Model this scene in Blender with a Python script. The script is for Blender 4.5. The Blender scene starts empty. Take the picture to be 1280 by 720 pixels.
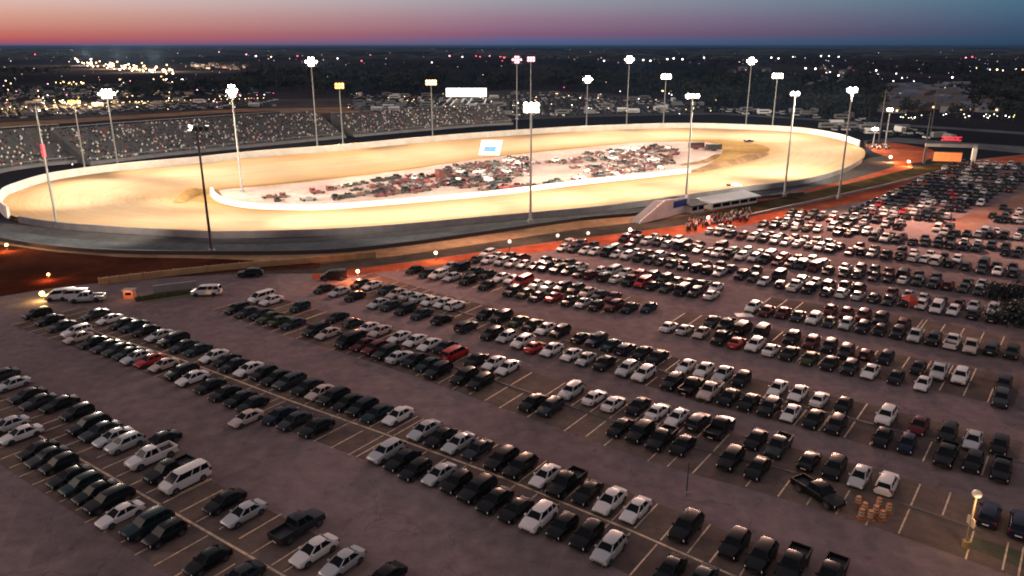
import bpy, math, random
from mathutils import Vector
random.seed(7)
sc = bpy.context.scene
COL = sc.collection
R = math.radians
# ------------------------------------------------------------------ camera
H, F, HY = 43.0, 950.0, 57.0          # drone height, focal length in px of a 1280 wide frame, horizon row
PITCH = math.atan((360 - HY) / F)
CP, SP = math.cos(PITCH), math.sin(PITCH)
cam = bpy.data.cameras.new("camera")
cam.sensor_width = 36.0
cam.lens = 36.0 * F / 1280.0
cam.clip_end = 120000
co = bpy.data.objects.new("camera", cam)
co.location = (0, 0, H)
co.rotation_euler = (math.pi / 2 - PITCH, 0, 0)
COL.objects.link(co)
sc.camera = co

def at(px, py, z=0.0):
    """ground point (at height z) seen in direction of a pixel of the 1280x720 photograph"""
    u = (px - 640) / F
    v = -(py - 360) / F
    d = (u, CP + v * SP, -SP + v * CP)
    t = (H - z) / -d[2]
    return (d[0] * t, d[1] * t)

def top_z(px, py, ty):
    """height of a vertical thing standing at pixel (px,py) whose top shows at row ty"""
    g = at(px, py)
    v = -(ty - 360) / F
    return H + g[1] / (CP + v * SP) * (-SP + v * CP)

def lerp(poly, x):
    for (x0, y0), (x1, y1) in zip(poly, poly[1:]):
        if x0 <= x <= x1:
            return y0 + (y1 - y0) * (x - x0) / (x1 - x0)
    return poly[0][1] if x < poly[0][0] else poly[-1][1]

# ------------------------------------------------------------------ tagging
def tag(o, label=None, cat=None, group=None, kind=None):
    if label: o["label"] = label
    if cat: o["category"] = cat
    if group: o["group"] = group
    if kind: o["kind"] = kind
    return o

def empty(name, loc=(0, 0, 0), rz=0.0):
    o = bpy.data.objects.new(name, None)
    o.location = loc
    o.rotation_euler = (0, 0, rz)
    o.empty_display_size = 0.3
    COL.objects.link(o)
    return o

# ------------------------------------------------------------------ materials
MATS = {}
def mat(name, color, rough=0.6, metal=0.0, spec=0.5, coat=0.0, emit=None, estr=0.0, noise=None):
    """noise = (scale, second colour, detail) gives an uneven surface in object space"""
    if name in MATS: return MATS[name]
    m = bpy.data.materials.new(name)
    m.use_nodes = True
    nt = m.node_tree
    b = nt.nodes["Principled BSDF"]
    b.inputs["Base Color"].default_value = (*color, 1)
    b.inputs["Roughness"].default_value = rough
    b.inputs["Metallic"].default_value = metal
    b.inputs["Specular IOR Level"].default_value = spec
    b.inputs["Coat Weight"].default_value = coat
    b.inputs["Coat Roughness"].default_value = 0.06
    if emit:
        b.inputs["Emission Color"].default_value = (*emit, 1)
        b.inputs["Emission Strength"].default_value = estr
        m.cycles.emission_sampling = 'NONE'
    if noise:
        s, c2, det = noise
        tc = nt.nodes.new("ShaderNodeTexCoord")
        n = nt.nodes.new("ShaderNodeTexNoise")
        n.inputs["Scale"].default_value = s
        n.inputs["Detail"].default_value = det
        n.inputs["Roughness"].default_value = 0.62
        r = nt.nodes.new("ShaderNodeValToRGB")
        r.color_ramp.elements[0].position = 0.33
        r.color_ramp.elements[1].position = 0.68
        r.color_ramp.elements[0].color = (*color, 1)
        r.color_ramp.elements[1].color = (*c2, 1)
        nt.links.new(tc.outputs["Object"], n.inputs["Vector"])
        nt.links.new(n.outputs["Fac"], r.inputs["Fac"])
        nt.links.new(r.outputs["Color"], b.inputs["Base Color"])
    MATS[name] = m
    return m

def asphalt(name, c0, c1, c2, scale=0.05, streak=None, spec=0.0, cracks=False):
    m = bpy.data.materials.new(name)
    m.use_nodes = True
    nt = m.node_tree
    L = nt.links.new
    b = nt.nodes["Principled BSDF"]
    b.inputs["Roughness"].default_value = 0.85
    b.inputs["Specular IOR Level"].default_value = spec
    tc = nt.nodes.new("ShaderNodeTexCoord")
    mp = nt.nodes.new("ShaderNodeMapping")
    if streak:
        mp.inputs["Rotation"].default_value = (0, 0, streak[0])
        mp.inputs["Scale"].default_value = (1, streak[1], 1)
    L(tc.outputs["Object"], mp.inputs["Vector"])
    def noise(s, det, vec):
        n = nt.nodes.new("ShaderNodeTexNoise")
        n.inputs["Scale"].default_value = s
        n.inputs["Detail"].default_value = det
        n.inputs["Roughness"].default_value = 0.6
        L(vec, n.inputs["Vector"])
        return n.outputs["Fac"]
    big = noise(scale, 4, mp.outputs["Vector"])
    small = noise(0.55, 6, tc.outputs["Object"])
    fine = noise(6.0, 2, tc.outputs["Object"])
    r = nt.nodes.new("ShaderNodeValToRGB")
    e = r.color_ramp.elements
    e[0].position = 0.34; e[0].color = (*c0, 1)
    e[1].position = 0.66; e[1].color = (*c2, 1)
    k = e.new(0.5); k.color = (*c1, 1)
    L(big, r.inputs["Fac"])
    def mul(col, fac, lo, hi):
        mr = nt.nodes.new("ShaderNodeMapRange")
        mr.inputs["From Min"].default_value = 0.3
        mr.inputs["From Max"].default_value = 0.7
        mr.inputs["To Min"].default_value = lo
        mr.inputs["To Max"].default_value = hi
        L(fac, mr.inputs["Value"])
        mx = nt.nodes.new("ShaderNodeMix")
        mx.data_type = 'RGBA'; mx.blend_type = 'MULTIPLY'
        mx.inputs["Factor"].default_value = 1
        L(col, mx.inputs["A"]); L(mr.outputs["Result"], mx.inputs["B"])
        return mx.outputs["Result"]
    def mul2(col, fac, f0, f1, lo, hi):
        mr = nt.nodes.new("ShaderNodeMapRange")
        for k_, v_ in (("From Min", f0), ("From Max", f1), ("To Min", lo), ("To Max", hi)): mr.inputs[k_].default_value = v_
        L(fac, mr.inputs["Value"])
        mx = nt.nodes.new("ShaderNodeMix"); mx.data_type = 'RGBA'; mx.blend_type = 'MULTIPLY'; mx.inputs["Factor"].default_value = 1
        L(col, mx.inputs["A"]); L(mr.outputs["Result"], mx.inputs["B"]); return mx.outputs["Result"]
    c = mul(r.outputs["Color"], small, 0.78, 1.18)
    c = mul(c, fine, 0.9, 1.1)
    if cracks:
        wob = nt.nodes.new("ShaderNodeTexNoise"); wob.inputs["Scale"].default_value = .25; wob.inputs["Detail"].default_value = 4
        L(tc.outputs["Object"], wob.inputs["Vector"])
        va = nt.nodes.new("ShaderNodeVectorMath"); va.operation = 'MULTIPLY_ADD'
        va.inputs[1].default_value = (5, 5, 5)
        L(wob.outputs["Color"], va.inputs[0]); L(tc.outputs["Object"], va.inputs[2])
        vo = nt.nodes.new("ShaderNodeTexVoronoi"); vo.feature = 'DISTANCE_TO_EDGE'; vo.inputs["Scale"].default_value = .075
        L(va.outputs[0], vo.inputs["Vector"])
        c = mul2(c, vo.outputs["Distance"], .002, .006, .78, 1.0)
        sp = nt.nodes.new("ShaderNodeTexVoronoi"); sp.inputs["Scale"].default_value = .33
        L(tc.outputs["Object"], sp.inputs["Vector"])
        c = mul2(c, sp.outputs["Distance"], .03, .15, .74, 1.0)
        pt = nt.nodes.new("ShaderNodeTexVoronoi"); pt.feature = 'F1'; pt.distance = 'CHEBYCHEV'; pt.inputs["Scale"].default_value = .045
        L(mp.outputs["Vector"], pt.inputs["Vector"])
        sh = nt.nodes.new("ShaderNodeSeparateColor"); L(pt.outputs["Color"], sh.inputs[0])
        c = mul2(c, sh.outputs[0], .0, 1.0, .90, 1.10)
    L(c, b.inputs["Base Color"])
    MATS[name] = m
    return m

# ------------------------------------------------------------------ mesh builder
class MB:
    def __init__(s):
        s.v, s.f, s.m = [], [], []
    def add(s, vs, fs, mi=0):
        b = len(s.v)
        s.v.extend(vs)
        s.f.extend(tuple(b + i for i in f) for f in fs)
        s.m.extend([mi] * len(fs))
    def box(s, x0, x1, y0, y1, z0, z1, mi=0, taper=0.0):
        t = taper
        vs = [(x0, y0, z0), (x1, y0, z0), (x1, y1, z0), (x0, y1, z0),
              (x0 + t, y0 + t, z1), (x1 - t, y0 + t, z1), (x1 - t, y1 - t, z1), (x0 + t, y1 - t, z1)]
        s.add(vs, [(3, 2, 1, 0), (4, 5, 6, 7), (0, 1, 5, 4), (1, 2, 6, 5), (2, 3, 7, 6), (3, 0, 4, 7)], mi)
    def obox(s, p, q, w, z0, z1, mi=0):
        """wall-like box from p to q (xy), width w"""
        dx, dy = q[0] - p[0], q[1] - p[1]
        l = math.hypot(dx, dy) or 1
        nx, ny = -dy / l * w / 2, dx / l * w / 2
        b = [(p[0] - nx, p[1] - ny), (q[0] - nx, q[1] - ny), (q[0] + nx, q[1] + ny), (p[0] + nx, p[1] + ny)]
        vs = [(x, y, z0) for x, y in b] + [(x, y, z1) for x, y in b]
        s.add(vs, [(3, 2, 1, 0), (4, 5, 6, 7), (0, 1, 5, 4), (1, 2, 6, 5), (2, 3, 7, 6), (3, 0, 4, 7)], mi)
    def tube(s, p, q, r0, r1, n=8, mi=0):
        a = Vector(p); b = Vector(q)
        d = (b - a).normalized()
        u = d.orthogonal().normalized(); w = d.cross(u)
        vs = []
        for c, r in ((a, r0), (b, r1)):
            for i in range(n):
                t = 2 * math.pi * i / n
                vs.append(tuple(c + (u * math.cos(t) + w * math.sin(t)) * r))
        fs = [(i, (i + 1) % n, n + (i + 1) % n, n + i) for i in range(n)]
        fs += [tuple(range(n - 1, -1, -1)), tuple(range(n, 2 * n))]
        s.add(vs, fs, mi)
    def ball(s, c, r, n=8, k=5, mi=0, sz=1.0):
        vs = [(c[0], c[1], c[2] - r * sz)]
        for j in range(1, k):
            t = math.pi * j / k
            for i in range(n):
                a = 2 * math.pi * i / n
                vs.append((c[0] + r * math.sin(t) * math.cos(a), c[1] + r * math.sin(t) * math.sin(a), c[2] - r * sz * math.cos(t)))
        vs.append((c[0], c[1], c[2] + r * sz))
        fs = [(0, 1 + (i + 1) % n, 1 + i) for i in range(n)]
        for j in range(k - 2):
            for i in range(n):
                a = 1 + j * n + i; b = 1 + j * n + (i + 1) % n
                fs.append((a, b, b + n, a + n))
        e = len(vs) - 1
        fs += [(e, 1 + (k - 2) * n + i, 1 + (k - 2) * n + (i + 1) % n) for i in range(n)]
        s.add(vs, fs, mi)
    def merge(s, o, M=None, mi_map=None):
        b = len(s.v)
        if M is None: s.v.extend(o.v)
        else:
            (tx, ty, tz, rz) = M
            c, n = math.cos(rz), math.sin(rz)
            s.v.extend((tx + x * c - y * n, ty + x * n + y * c, tz + z) for x, y, z in o.v)
        s.f.extend(tuple(b + i for i in f) for f in o.f)
        s.m.extend([mi_map[i] for i in o.m] if mi_map else o.m)
    def mesh(s, name, mats, smooth=None):
        me = bpy.data.meshes.new(name)
        me.from_pydata(s.v, [], s.f)
        for m in mats: me.materials.append(m)
        me.polygons.foreach_set("material_index", s.m)
        if smooth:
            me.polygons.foreach_set("use_smooth", [True] * len(s.f))
            me.set_sharp_from_angle(angle=R(smooth))
        me.update()
        return me
    def build(s, name, mats, parent=None, smooth=None):
        if not isinstance(mats, (list, tuple)): mats = [mats]
        o = bpy.data.objects.new(name, s.mesh(name, mats, smooth))
        if parent: o.parent = parent
        COL.objects.link(o)
        return o

def sheet(name, pts, z, m, kind='structure'):
    """flat polygon given as ground points"""
    b = MB()
    b.add([(x, y, z) for x, y in pts], [tuple(range(len(pts)))])
    o = b.build(name, m)
    me = o.data
    if me.polygons[0].normal.z < 0: me.flip_normals()
    o["kind"] = kind
    return o

def ribbon(name, A, B, z, m, n=80, zb=None):
    """strip between two pixel polylines (functions of px x)"""
    x0 = max(A[0][0], B[0][0]); x1 = min(A[-1][0], B[-1][0])
    b = MB()
    vs, fs = [], []
    for i in range(n + 1):
        x = x0 + (x1 - x0) * i / n
        p = at(x, lerp(A, x)); q = at(x, lerp(B, x))
        vs += [(p[0], p[1], z), (q[0], q[1], z if zb is None else zb)]
        if i: fs.append((2 * i - 2, 2 * i - 1, 2 * i + 1, 2 * i))
    b.add(vs, fs)
    o = b.build(name, m)
    if o.data.polygons[0].normal.z < 0: o.data.flip_normals()
    o["kind"] = 'structure'
    return o

def spline(P, closed=True, k=8):
    n = len(P); out = []
    for i in range(n if closed else n - 1):
        g = lambda j: P[j % n] if closed else P[min(max(j, 0), n - 1)]
        a, b, c, d = g(i - 1), g(i), g(i + 1), g(i + 2)
        for j in range(k):
            t = j / k
            out.append(tuple(0.5 * ((2 * b[q]) + (c[q] - a[q]) * t + (2 * a[q] - 5 * b[q] + 4 * c[q] - d[q]) * t * t
                             + (3 * b[q] - a[q] - 3 * c[q] + d[q]) * t ** 3) for q in range(2)))
    if not closed: out.append(tuple(P[-1]))
    return out

def wall_strip(P, w, z0, z1, mi, b, lean=0.0):
    """continuous wall along ground points, thickness w"""
    n = len(P); off = []
    for i in range(n):
        p = P[max(i - 1, 0)]; q = P[min(i + 1, n - 1)]
        dx, dy = q[0] - p[0], q[1] - p[1]; l = math.hypot(dx, dy) or 1
        off.append((-dy / l, dx / l))
    vs = []
    for (x, y), (nx, ny) in zip(P, off):
        h = w / 2
        vs += [(x - nx * h, y - ny * h, z0), (x + nx * h, y + ny * h, z0),
               (x + nx * (h * .7 + lean), y + ny * (h * .7 + lean), z1), (x - nx * (h * .7 - lean), y - ny * (h * .7 - lean), z1)]
    fs = []
    for i in range(n - 1):
        a = 4 * i; c = a + 4
        fs += [(a, a + 3, c + 3, c), (a + 1, c + 1, c + 2, a + 2), (a + 2, c + 2, c + 3, a + 3)]
    fs += [(0, 1, 2, 3), (4 * n - 1, 4 * n - 2, 4 * n - 3, 4 * n - 4)]
    b.add(vs, fs, mi)

# ------------------------------------------------------------------ world, sun, view
w = bpy.data.worlds.new("World"); sc.world = w
w.use_nodes = True
nt = w.node_tree; Lk = nt.links.new
bg = nt.nodes["Background"]
sky = nt.nodes.new("ShaderNodeTexSky"); sky.sky_type = 'NISHITA'
sky.sun_disc = False
SUN_EL, SUN_AZ = R(3.0), R(-84)        # afterglow low on the left of the picture
sky.sun_elevation = SUN_EL; sky.sun_rotation = SUN_AZ
sky.altitude = 200; sky.air_density = 1.2; sky.dust_density = 2.5; sky.ozone_density = 3.0
tc = nt.nodes.new("ShaderNodeTexCoord")
sx = nt.nodes.new("ShaderNodeSeparateXYZ"); Lk(tc.outputs["Generated"], sx.inputs[0])
def M(op, a, b=None, clamp=False):
    n = nt.nodes.new("ShaderNodeMath"); n.operation = op; n.use_clamp = clamp
    for i, q in enumerate((a, b)):
        if q is None: continue
        if isinstance(q, (int, float)): n.inputs[i].default_value = q
        else: Lk(q, n.inputs[i])
    return n.outputs[0]
zf = M('POWER', M('MAXIMUM', sx.outputs[2], 0.0), 0.4, True)
az = M('ARCTAN2', sx.outputs[0], sx.outputs[1])
azf = M('ADD', M('MULTIPLY', az, 0.5 / 0.62), 0.5, True)      # 0 left edge .. 1 right edge of the view
def ramp(fac, stops):
    r = nt.nodes.new("ShaderNodeValToRGB")
    e = r.color_ramp.elements
    e[0].position, e[0].color = stops[0][0], (*stops[0][1], 1)
    e[1].position, e[1].color = stops[-1][0], (*stops[-1][1], 1)
    for p, c in stops[1:-1]:
        q = e.new(p); q.color = (*c, 1)
    Lk(fac, r.inputs[0]); return r.outputs[0]
ZEN = (0.36, 0.32, 0.37); MID = (0.40, 0.33, 0.35)
lft = ramp(zf, [(0, (.12, .09, .19)), (.09, (.26, .11, .2)), (.125, (.55, .10, .10)), (.18, (.62, .19, .14)), (.25, (.74, .38, .28)), (.33, (.86, .66, .62)), (.6, MID), (1, ZEN)])
cen = ramp(zf, [(0, (.05, .10, .19)), (.13, (.10, .125, .26)), (.18, (.24, .11, .20)), (.25, (.31, .19, .27)), (.33, (.36, .38, .43)), (.6, MID), (1, ZEN)])
rgt = ramp(zf, [(0, (.018, .05, .09)), (.12, (.024, .065, .115)), (.2, (.026, .082, .15)), (.33, (.045, .17, .26)), (.6, MID), (1, ZEN)])
def mix(f, a, b):
    n = nt.nodes.new("ShaderNodeMix"); n.data_type = 'RGBA'
    Lk(f, n.inputs["Factor"]); Lk(a, n.inputs["A"]); Lk(b, n.inputs["B"]); return n.outputs["Result"]
f1 = M('MULTIPLY', azf, 2.0, True)
f2 = M('SUBTRACT', M('MULTIPLY', azf, 2.0), 1.0, True)
grad = mix(f2, mix(f1, lft, cen), rgt)
add = nt.nodes.new("ShaderNodeMix"); add.data_type = 'RGBA'; add.blend_type = 'ADD'
add.inputs["Factor"].default_value = 1.0
sc_ = nt.nodes.new("ShaderNodeMix"); sc_.data_type = 'RGBA'; sc_.blend_type = 'MULTIPLY'; sc_.inputs["Factor"].default_value = 1
Lk(sky.outputs[0], sc_.inputs["A"]); sc_.inputs["B"].default_value = (.008, .008, .008, 1)
gs = nt.nodes.new("ShaderNodeMix"); gs.data_type = 'RGBA'; gs.blend_type = 'MULTIPLY'; gs.inputs["Factor"].default_value = 1
Lk(grad, gs.inputs["A"]); gs.inputs["B"].default_value = (.95, .95, .95, 1)
Lk(gs.outputs["Result"], add.inputs["A"]); Lk(sc_.outputs["Result"], add.inputs["B"])
Lk(add.outputs["Result"], bg.inputs["Color"])
bg.inputs["Strength"].default_value = 1.0

sl = bpy.data.lights.new("sun", 'SUN'); sl.energy = 0.85; sl.angle = R(28); sl.color = (1, .74, .62)
so = bpy.data.objects.new("sun", sl); COL.objects.link(so)
dv = Vector((math.sin(SUN_AZ) * math.cos(R(21)), math.cos(SUN_AZ) * math.cos(R(21)), math.sin(R(21))))
so.rotation_euler = dv.to_track_quat('Z', 'Y').to_euler()
sc.view_settings.view_transform = 'Standard'; sc.view_settings.look = 'None'
sc.view_settings.exposure = 0.0; sc.view_settings.gamma = 1.0
sc.view_settings.use_curve_mapping = False
sc.cycles.filter_width = 1.9
sc.cycles.max_bounces = 4; sc.cycles.diffuse_bounces = 2; sc.cycles.glossy_bounces = 2
sc.cycles.use_denoising = True
sc.cycles.sample_clamp_indirect = 4

# ------------------------------------------------------------------ surface colours
asphalt("asphalt_lot", (.122, .092, .091), (.158, .118, .116), (.196, .150, .143), .022, (R(35), .25), cracks=True)
asphalt("bay_asphalt", (.086, .064, .055), (.112, .083, .070), (.146, .108, .085), .07, cracks=True)
asphalt("field_ground", (.012, .014, .017), (.022, .022, .026), (.046, .036, .038), .004, (R(5), .22), 0.0)
asphalt("track_clay", (.29, .155, .046), (.36, .205, .070), (.43, .265, .105), .02)
asphalt("clay_groove", (.20, .105, .04), (.30, .175, .07), (.36, .22, .09), .03)
asphalt("red_clay", (.20, .045, .022), (.30, .07, .034), (.38, .11, .055), .07)
asphalt("dark_clay", (.036, .012, .007), (.055, .018, .010), (.08, .026, .014), .06)
asphalt("grey_verge", (.036, .033, .028), (.052, .046, .037), (.075, .06, .044), .12)
asphalt("pale_gravel", (.40, .285, .25), (.48, .35, .31), (.56, .42, .375), .06)
asphalt("concrete_path", (.062, .066, .072), (.085, .09, .097), (.115, .12, .125), .06)
asphalt("tan_dirt", (.17, .10, .06), (.24, .145, .08), (.30, .19, .11), .08)
asphalt("verge_grass", (.026, .020, .010), (.045, .034, .016), (.075, .05, .025), .15)
asphalt("far_asphalt", (.05, .04, .04), (.07, .06, .055), (.09, .075, .07), .03)
line_m = mat("worn_line_paint", (.66, .47, .30), .7, noise=(1.3, (.28, .20, .14), 4))
pale_line = mat("pale_line_paint", (.46, .30, .24), .7, noise=(.9, (.28, .18, .14), 3))
conc = mat("white_concrete", (.80, .73, .65), .7, noise=(.25, (.64, .56, .48), 4))
greyc = mat("grey_concrete", (.22, .20, .20), .8, noise=(.3, (.15, .14, .15), 4))
steel = mat("galvanised_steel", (.25, .24, .23), .55, .3)
darksteel = mat("dark_steel", (.05, .045, .045), .5, .4)
glass = mat("dark_glass", (.006, .008, .009), .05, 0, .06)
rubber = mat("tyre_rubber", (.012, .012, .012), .85)
rimm = mat("wheel_rim", (.09, .09, .095), .45, .5)
headl = mat("headlight_lens", (.9, .88, .84), .25, 0, .8)
taill = mat("taillight_lens", (.10, .008, .007), .25)
trimm = mat("black_trim", (.015, .015, .016), .5)
wood = mat("tan_boards", (.42, .25, .11), .75, noise=(.5, (.30, .17, .07), 4))

# ------------------------------------------------------------------ ground
g = MB()
NX = 48
ring = [0, 300, 700, 1500, 4000, 10000, 21500]
vs = [(0, 0, 0)]; fs = []
for r in ring[1:]:
    for i in range(NX):
        a = 2 * math.pi * i / NX
        vs.append((r * math.cos(a), 300 + r * math.sin(a), 0))
fs += [(0, 1 + i, 1 + (i + 1) % NX) for i in range(NX)]
for k in range(len(ring) - 2):
    for i in range(NX):
        a = 1 + k * NX + i; b_ = 1 + k * NX + (i + 1) % NX
        fs.append((a, a + NX, b_ + NX, b_))
g.add(vs, fs)
o = g.build("ground", MATS["field_ground"]); o["kind"] = 'structure'

LOT = [(-500, 372), (0, 370), (60, 360), (130, 352), (220, 346), (300, 343), (400, 342), (500, 329), (600, 315), (700, 301), (800, 289),
       (870, 279), (960, 262), (1100, 231), (1180, 211), (1215, 200), (1290, 192), (1500, 170)]
pts = [at(x, y) for x, y in LOT] + [(600, 200), (200, -60), (-260, -60)]
sheet("parking_lot", pts, 0.02, MATS["asphalt_lot"])

# red clay margin of the lot nearest the track
RED_A = [(390, 343), (500, 329.5), (600, 315.5), (700, 301.5), (800, 289.5), (870, 279.5), (960, 262.5), (1100, 231.5), (1180, 211.5), (1215, 201), (1290, 193)]
RED_B = [(390, 350), (500, 338), (600, 325), (700, 312), (800, 301), (870, 292), (960, 277), (1100, 247), (1160, 229), (1195, 216), (1290, 200)]
ribbon("red_clay_margin", RED_A, RED_B, 0.04, MATS["red_clay"])
# strips between the track and the lot
P0 = [(-60, 280), (4, 283), (25, 290), (72, 297), (150, 303), (250, 305), (320, 305.5), (400, 303), (500, 296), (600, 286), (725, 272), (800, 265), (870, 256), (920, 248), (1004, 235), (1054, 219), (1084, 200)]
P1 = [(-60, 296), (0, 301), (25, 305.5), (72, 312), (150, 317), (265, 318.5), (400, 317), (500, 308), (600, 294), (725, 276), (800, 269), (870, 259.5), (920, 252), (1004, 243), (1060, 231), (1090, 224)]
P2 = [(-60, 300), (0, 306), (72, 316), (150, 322), (265, 324), (400, 330), (500, 319.5), (600, 305), (725, 286), (800, 277.5), (870, 268), (920, 258), (1004, 248), (1060, 237), (1090, 231)]
ribbon("apron_pavement", [(-60, 279), (4, 279), (25, 281), (72, 287), (150, 293), (250, 298), (320, 299), (400, 296), (500, 289.5), (600, 280), (725, 268.5), (800, 260), (920, 243), (1004, 232), (1054, 218), (1090, 200)], [(x, y + .2) for x, y in P0], .015, asphalt("apron_asphalt", (.045, .044, .046), (.065, .062, .062), (.09, .085, .082), .05))
ribbon("apron_path", P0, P1, 0.02, MATS["concrete_path"])
ribbon("dirt_bank", P1, P2, 0.03, MATS["tan_dirt"])
ribbon("grey_verge", P2, [(x, y) for x, y in LOT if x >= -60 or x == -500], 0.01, MATS["grey_verge"])
ribbon("dark_clay_slope", [(x, y - .5) for x, y in P2[:6]], [(-60, 376), (0, 371), (60, 361), (130, 353), (220, 345), (300, 340), (400, 335)], 0.05, MATS["dark_clay"])
# olive verge and clay path at the right
ribbon("verge_grass", [(880, 266), (950, 252), (1010, 241), (1100, 221), (1160, 206), (1190, 198)], [(880, 279), (950, 264), (1010, 251), (1100, 231), (1160, 215.5), (1200, 203)], 0.05, MATS["verge_grass"])["kind"] = 'stuff'
ribbon("clay_path", [(890, 258), (950, 246), (1010, 236.5), (1070, 222), (1100, 211), (1140, 199)], [(890, 265), (950, 251.5), (1010, 240.5), (1100, 220.5), (1160, 205.5), (1190, 197)], 0.055, MATS["red_clay"])
sheet("clay_yard", [at(*p) for p in [(1086, 176), (1128, 180), (1165, 187), (1172, 196), (1150, 203), (1118, 205), (1108, 196), (1092, 190), (1080, 182)]], 0.05, MATS["red_clay"])
sheet("service_pavement", [at(*p) for p in [(1040, 225), (1068, 208), (1084, 198), (1104, 195), (1118, 202), (1118, 208), (1100, 214), (1070, 223), (1040, 230)]], 0.07, MATS["far_asphalt"])
sheet("red_clay_ground", [at(*p) for p in [(1160, 283), (1200, 272), (1240, 256), (1300, 232), (1300, 262), (1240, 276), (1215, 288), (1175, 287)]], .03, asphalt("clay_dust", (.17, .085, .062), (.22, .12, .09), (.26, .15, .115), .06))
# far road on the right and behind
for A, B in (([(1080, 176), (1120, 172), (1200, 178), (1290, 184)], [(1080, 180), (1120, 178), (1200, 184), (1290, 193)]),
             ([(640, 148), (760, 143), (900, 141), (1080, 152), (1290, 166)], [(640, 150), (760, 145), (900, 143), (1080, 154.5), (1290, 169)])):
    ribbon("road", A, B, 0.05, MATS["concrete_path"])
ribbon("dirt_road", [(-60, 157), (0, 154), (150, 145), (300, 136), (440, 134)], [(-60, 164), (0, 160), (150, 149.5), (300, 140), (440, 136.5)], 0.06, MATS["tan_dirt"])
ribbon("tan_track", [(350, 140), (420, 136.5), (470, 139)], [(350, 146), (420, 141), (470, 141)], 0.09, MATS["tan_dirt"])
ribbon("curved_road", [(440, 120), (500, 118), (560, 124), (640, 124)], [(440, 122), (500, 121.5), (560, 127), (640, 126)], 0.06, MATS["tan_dirt"])
ribbon("back_lot", [(-60, 128), (160, 128), (340, 124), (470, 122), (640, 112), (760, 117), (880, 128)], [(-60, 157), (160, 146), (340, 137), (470, 160), (640, 150), (760, 146), (880, 142)], 0.03, MATS["far_asphalt"])
ribbon("far_field", [(-60, 109), (160, 106), (250, 110), (330, 115)], [(-60, 122), (160, 121), (250, 119), (330, 116)], 0.03, mat("dark_teal_field", (.007, .014, .014), .9, 0, 0, noise=(.01, (.012, .018, .017), 3)))

# ------------------------------------------------------------------ the race track
OUT = [(300, 296), (250, 295.5), (150, 290), (72, 284), (25, 277), (8, 269), (3, 261), (9, 250), (25, 242.5), (60, 231), (100, 223.5), (150, 217),
       (250, 207.5), (320, 200), (420, 192), (520, 182), (620, 173.5), (730, 166.5), (850, 162.5), (945, 165), (1004, 169), (1048, 177), (1073, 186), (1081, 193), (1076, 203),
       (1054, 215), (1004, 229), (920, 240), (800, 257), (725, 266), (600, 277.5), (500, 287), (400, 293.5)]
outer = spline([at(*p) for p in OUT], True, 6)
sheet("clay_base", outer, 0.06, MATS["track_clay"])
INN = [(262, 243), (268, 249), (282, 254), (310, 259), (350, 261.5), (410, 261), (500, 254), (620, 243), (725, 230.5), (850, 216.5), (880, 208), (897, 197), (903, 188), (895, 181), (870, 177.5), (800, 178.5), (700, 188),
       (600, 199), (500, 214), (400, 226), (330, 233), (280, 237.5)]
inner = spline([at(*p) for p in INN], True, 6)
CLAYIN = spline([at(*p) for p in [(228, 247), (262, 255), (350, 264), (500, 256.5), (725, 233), (870, 215), (940, 198), (962, 186), (930, 178), (870, 175), (700, 186), (500, 212), (330, 231), (250, 238)]], True, 6)
sheet("infield_clay", CLAYIN, 0.11, MATS["clay_groove"])
# banked clay surface with grooves that follow the oval
def race_clay():
    m = bpy.data.materials.new("race_clay"); m.use_nodes = True; nt = m.node_tree; L = nt.links.new
    b = nt.nodes["Principled BSDF"]; b.inputs["Roughness"].default_value = .85; b.inputs["Specular IOR Level"].default_value = 0
    uv = nt.nodes.new("ShaderNodeTexCoord")
    def nz(su, sv, det):
        mp = nt.nodes.new("ShaderNodeMapping"); mp.inputs["Scale"].default_value = (su, sv, 1); L(uv.outputs["UV"], mp.inputs["Vector"])
        n = nt.nodes.new("ShaderNodeTexNoise"); n.inputs["Scale"].default_value = 1; n.inputs["Detail"].default_value = det; n.inputs["Roughness"].default_value = .6
        L(mp.outputs[0], n.inputs["Vector"]); return n.outputs["Fac"]
    def rp(f, stops):
        r = nt.nodes.new("ShaderNodeValToRGB"); e = r.color_ramp.elements
        e[0].position, e[0].color = stops[0][0], (*stops[0][1], 1); e[1].position, e[1].color = stops[-1][0], (*stops[-1][1], 1)
        for p, c in stops[1:-1]: q = e.new(p); q.color = (*c, 1)
        L(f, r.inputs[0]); return r.outputs[0]
    def mm(a, b_, mode='MULTIPLY', f=1.0):
        x = nt.nodes.new("ShaderNodeMix"); x.data_type = 'RGBA'; x.blend_type = mode; x.inputs["Factor"].default_value = f
        L(a, x.inputs["A"]); L(b_, x.inputs["B"]); return x.outputs["Result"]
    sep = nt.nodes.new("ShaderNodeSeparateXYZ"); L(uv.outputs["UV"], sep.inputs[0])
    lanes = rp(sep.outputs[1], [(0, (.43, .28, .155)), (.10, (.48, .32, .185)), (.3, (.53, .38, .25)), (.62, (.55, .40, .265)), (.82, (.50, .35, .215)), (1, (.40, .26, .14))])
    g1 = rp(nz(.012, 16, 5), [(.3, (.94, .92, .89)), (.55, (1, 1, 1)), (.75, (1.06, 1.05, 1.02))])
    g2 = rp(nz(.05, 60, 3), [(.3, (.86, .84, .80)), (.6, (1, 1, 1))])
    g3 = rp(nz(.03, 2.2, 5), [(.3, (.90, .86, .80)), (.6, (1.04, 1.03, 1.02))])
    L(mm(mm(mm(lanes, g1), g2), g3), b.inputs["Base Color"]); return m
NO, NV = len(outer), 10
dense = []
for (ax, ay), (bx, by) in zip(CLAYIN, CLAYIN[1:] + CLAYIN[:1]):
    for k in range(4): dense.append((ax + (bx - ax) * k / 4, ay + (by - ay) * k / 4))
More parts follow.
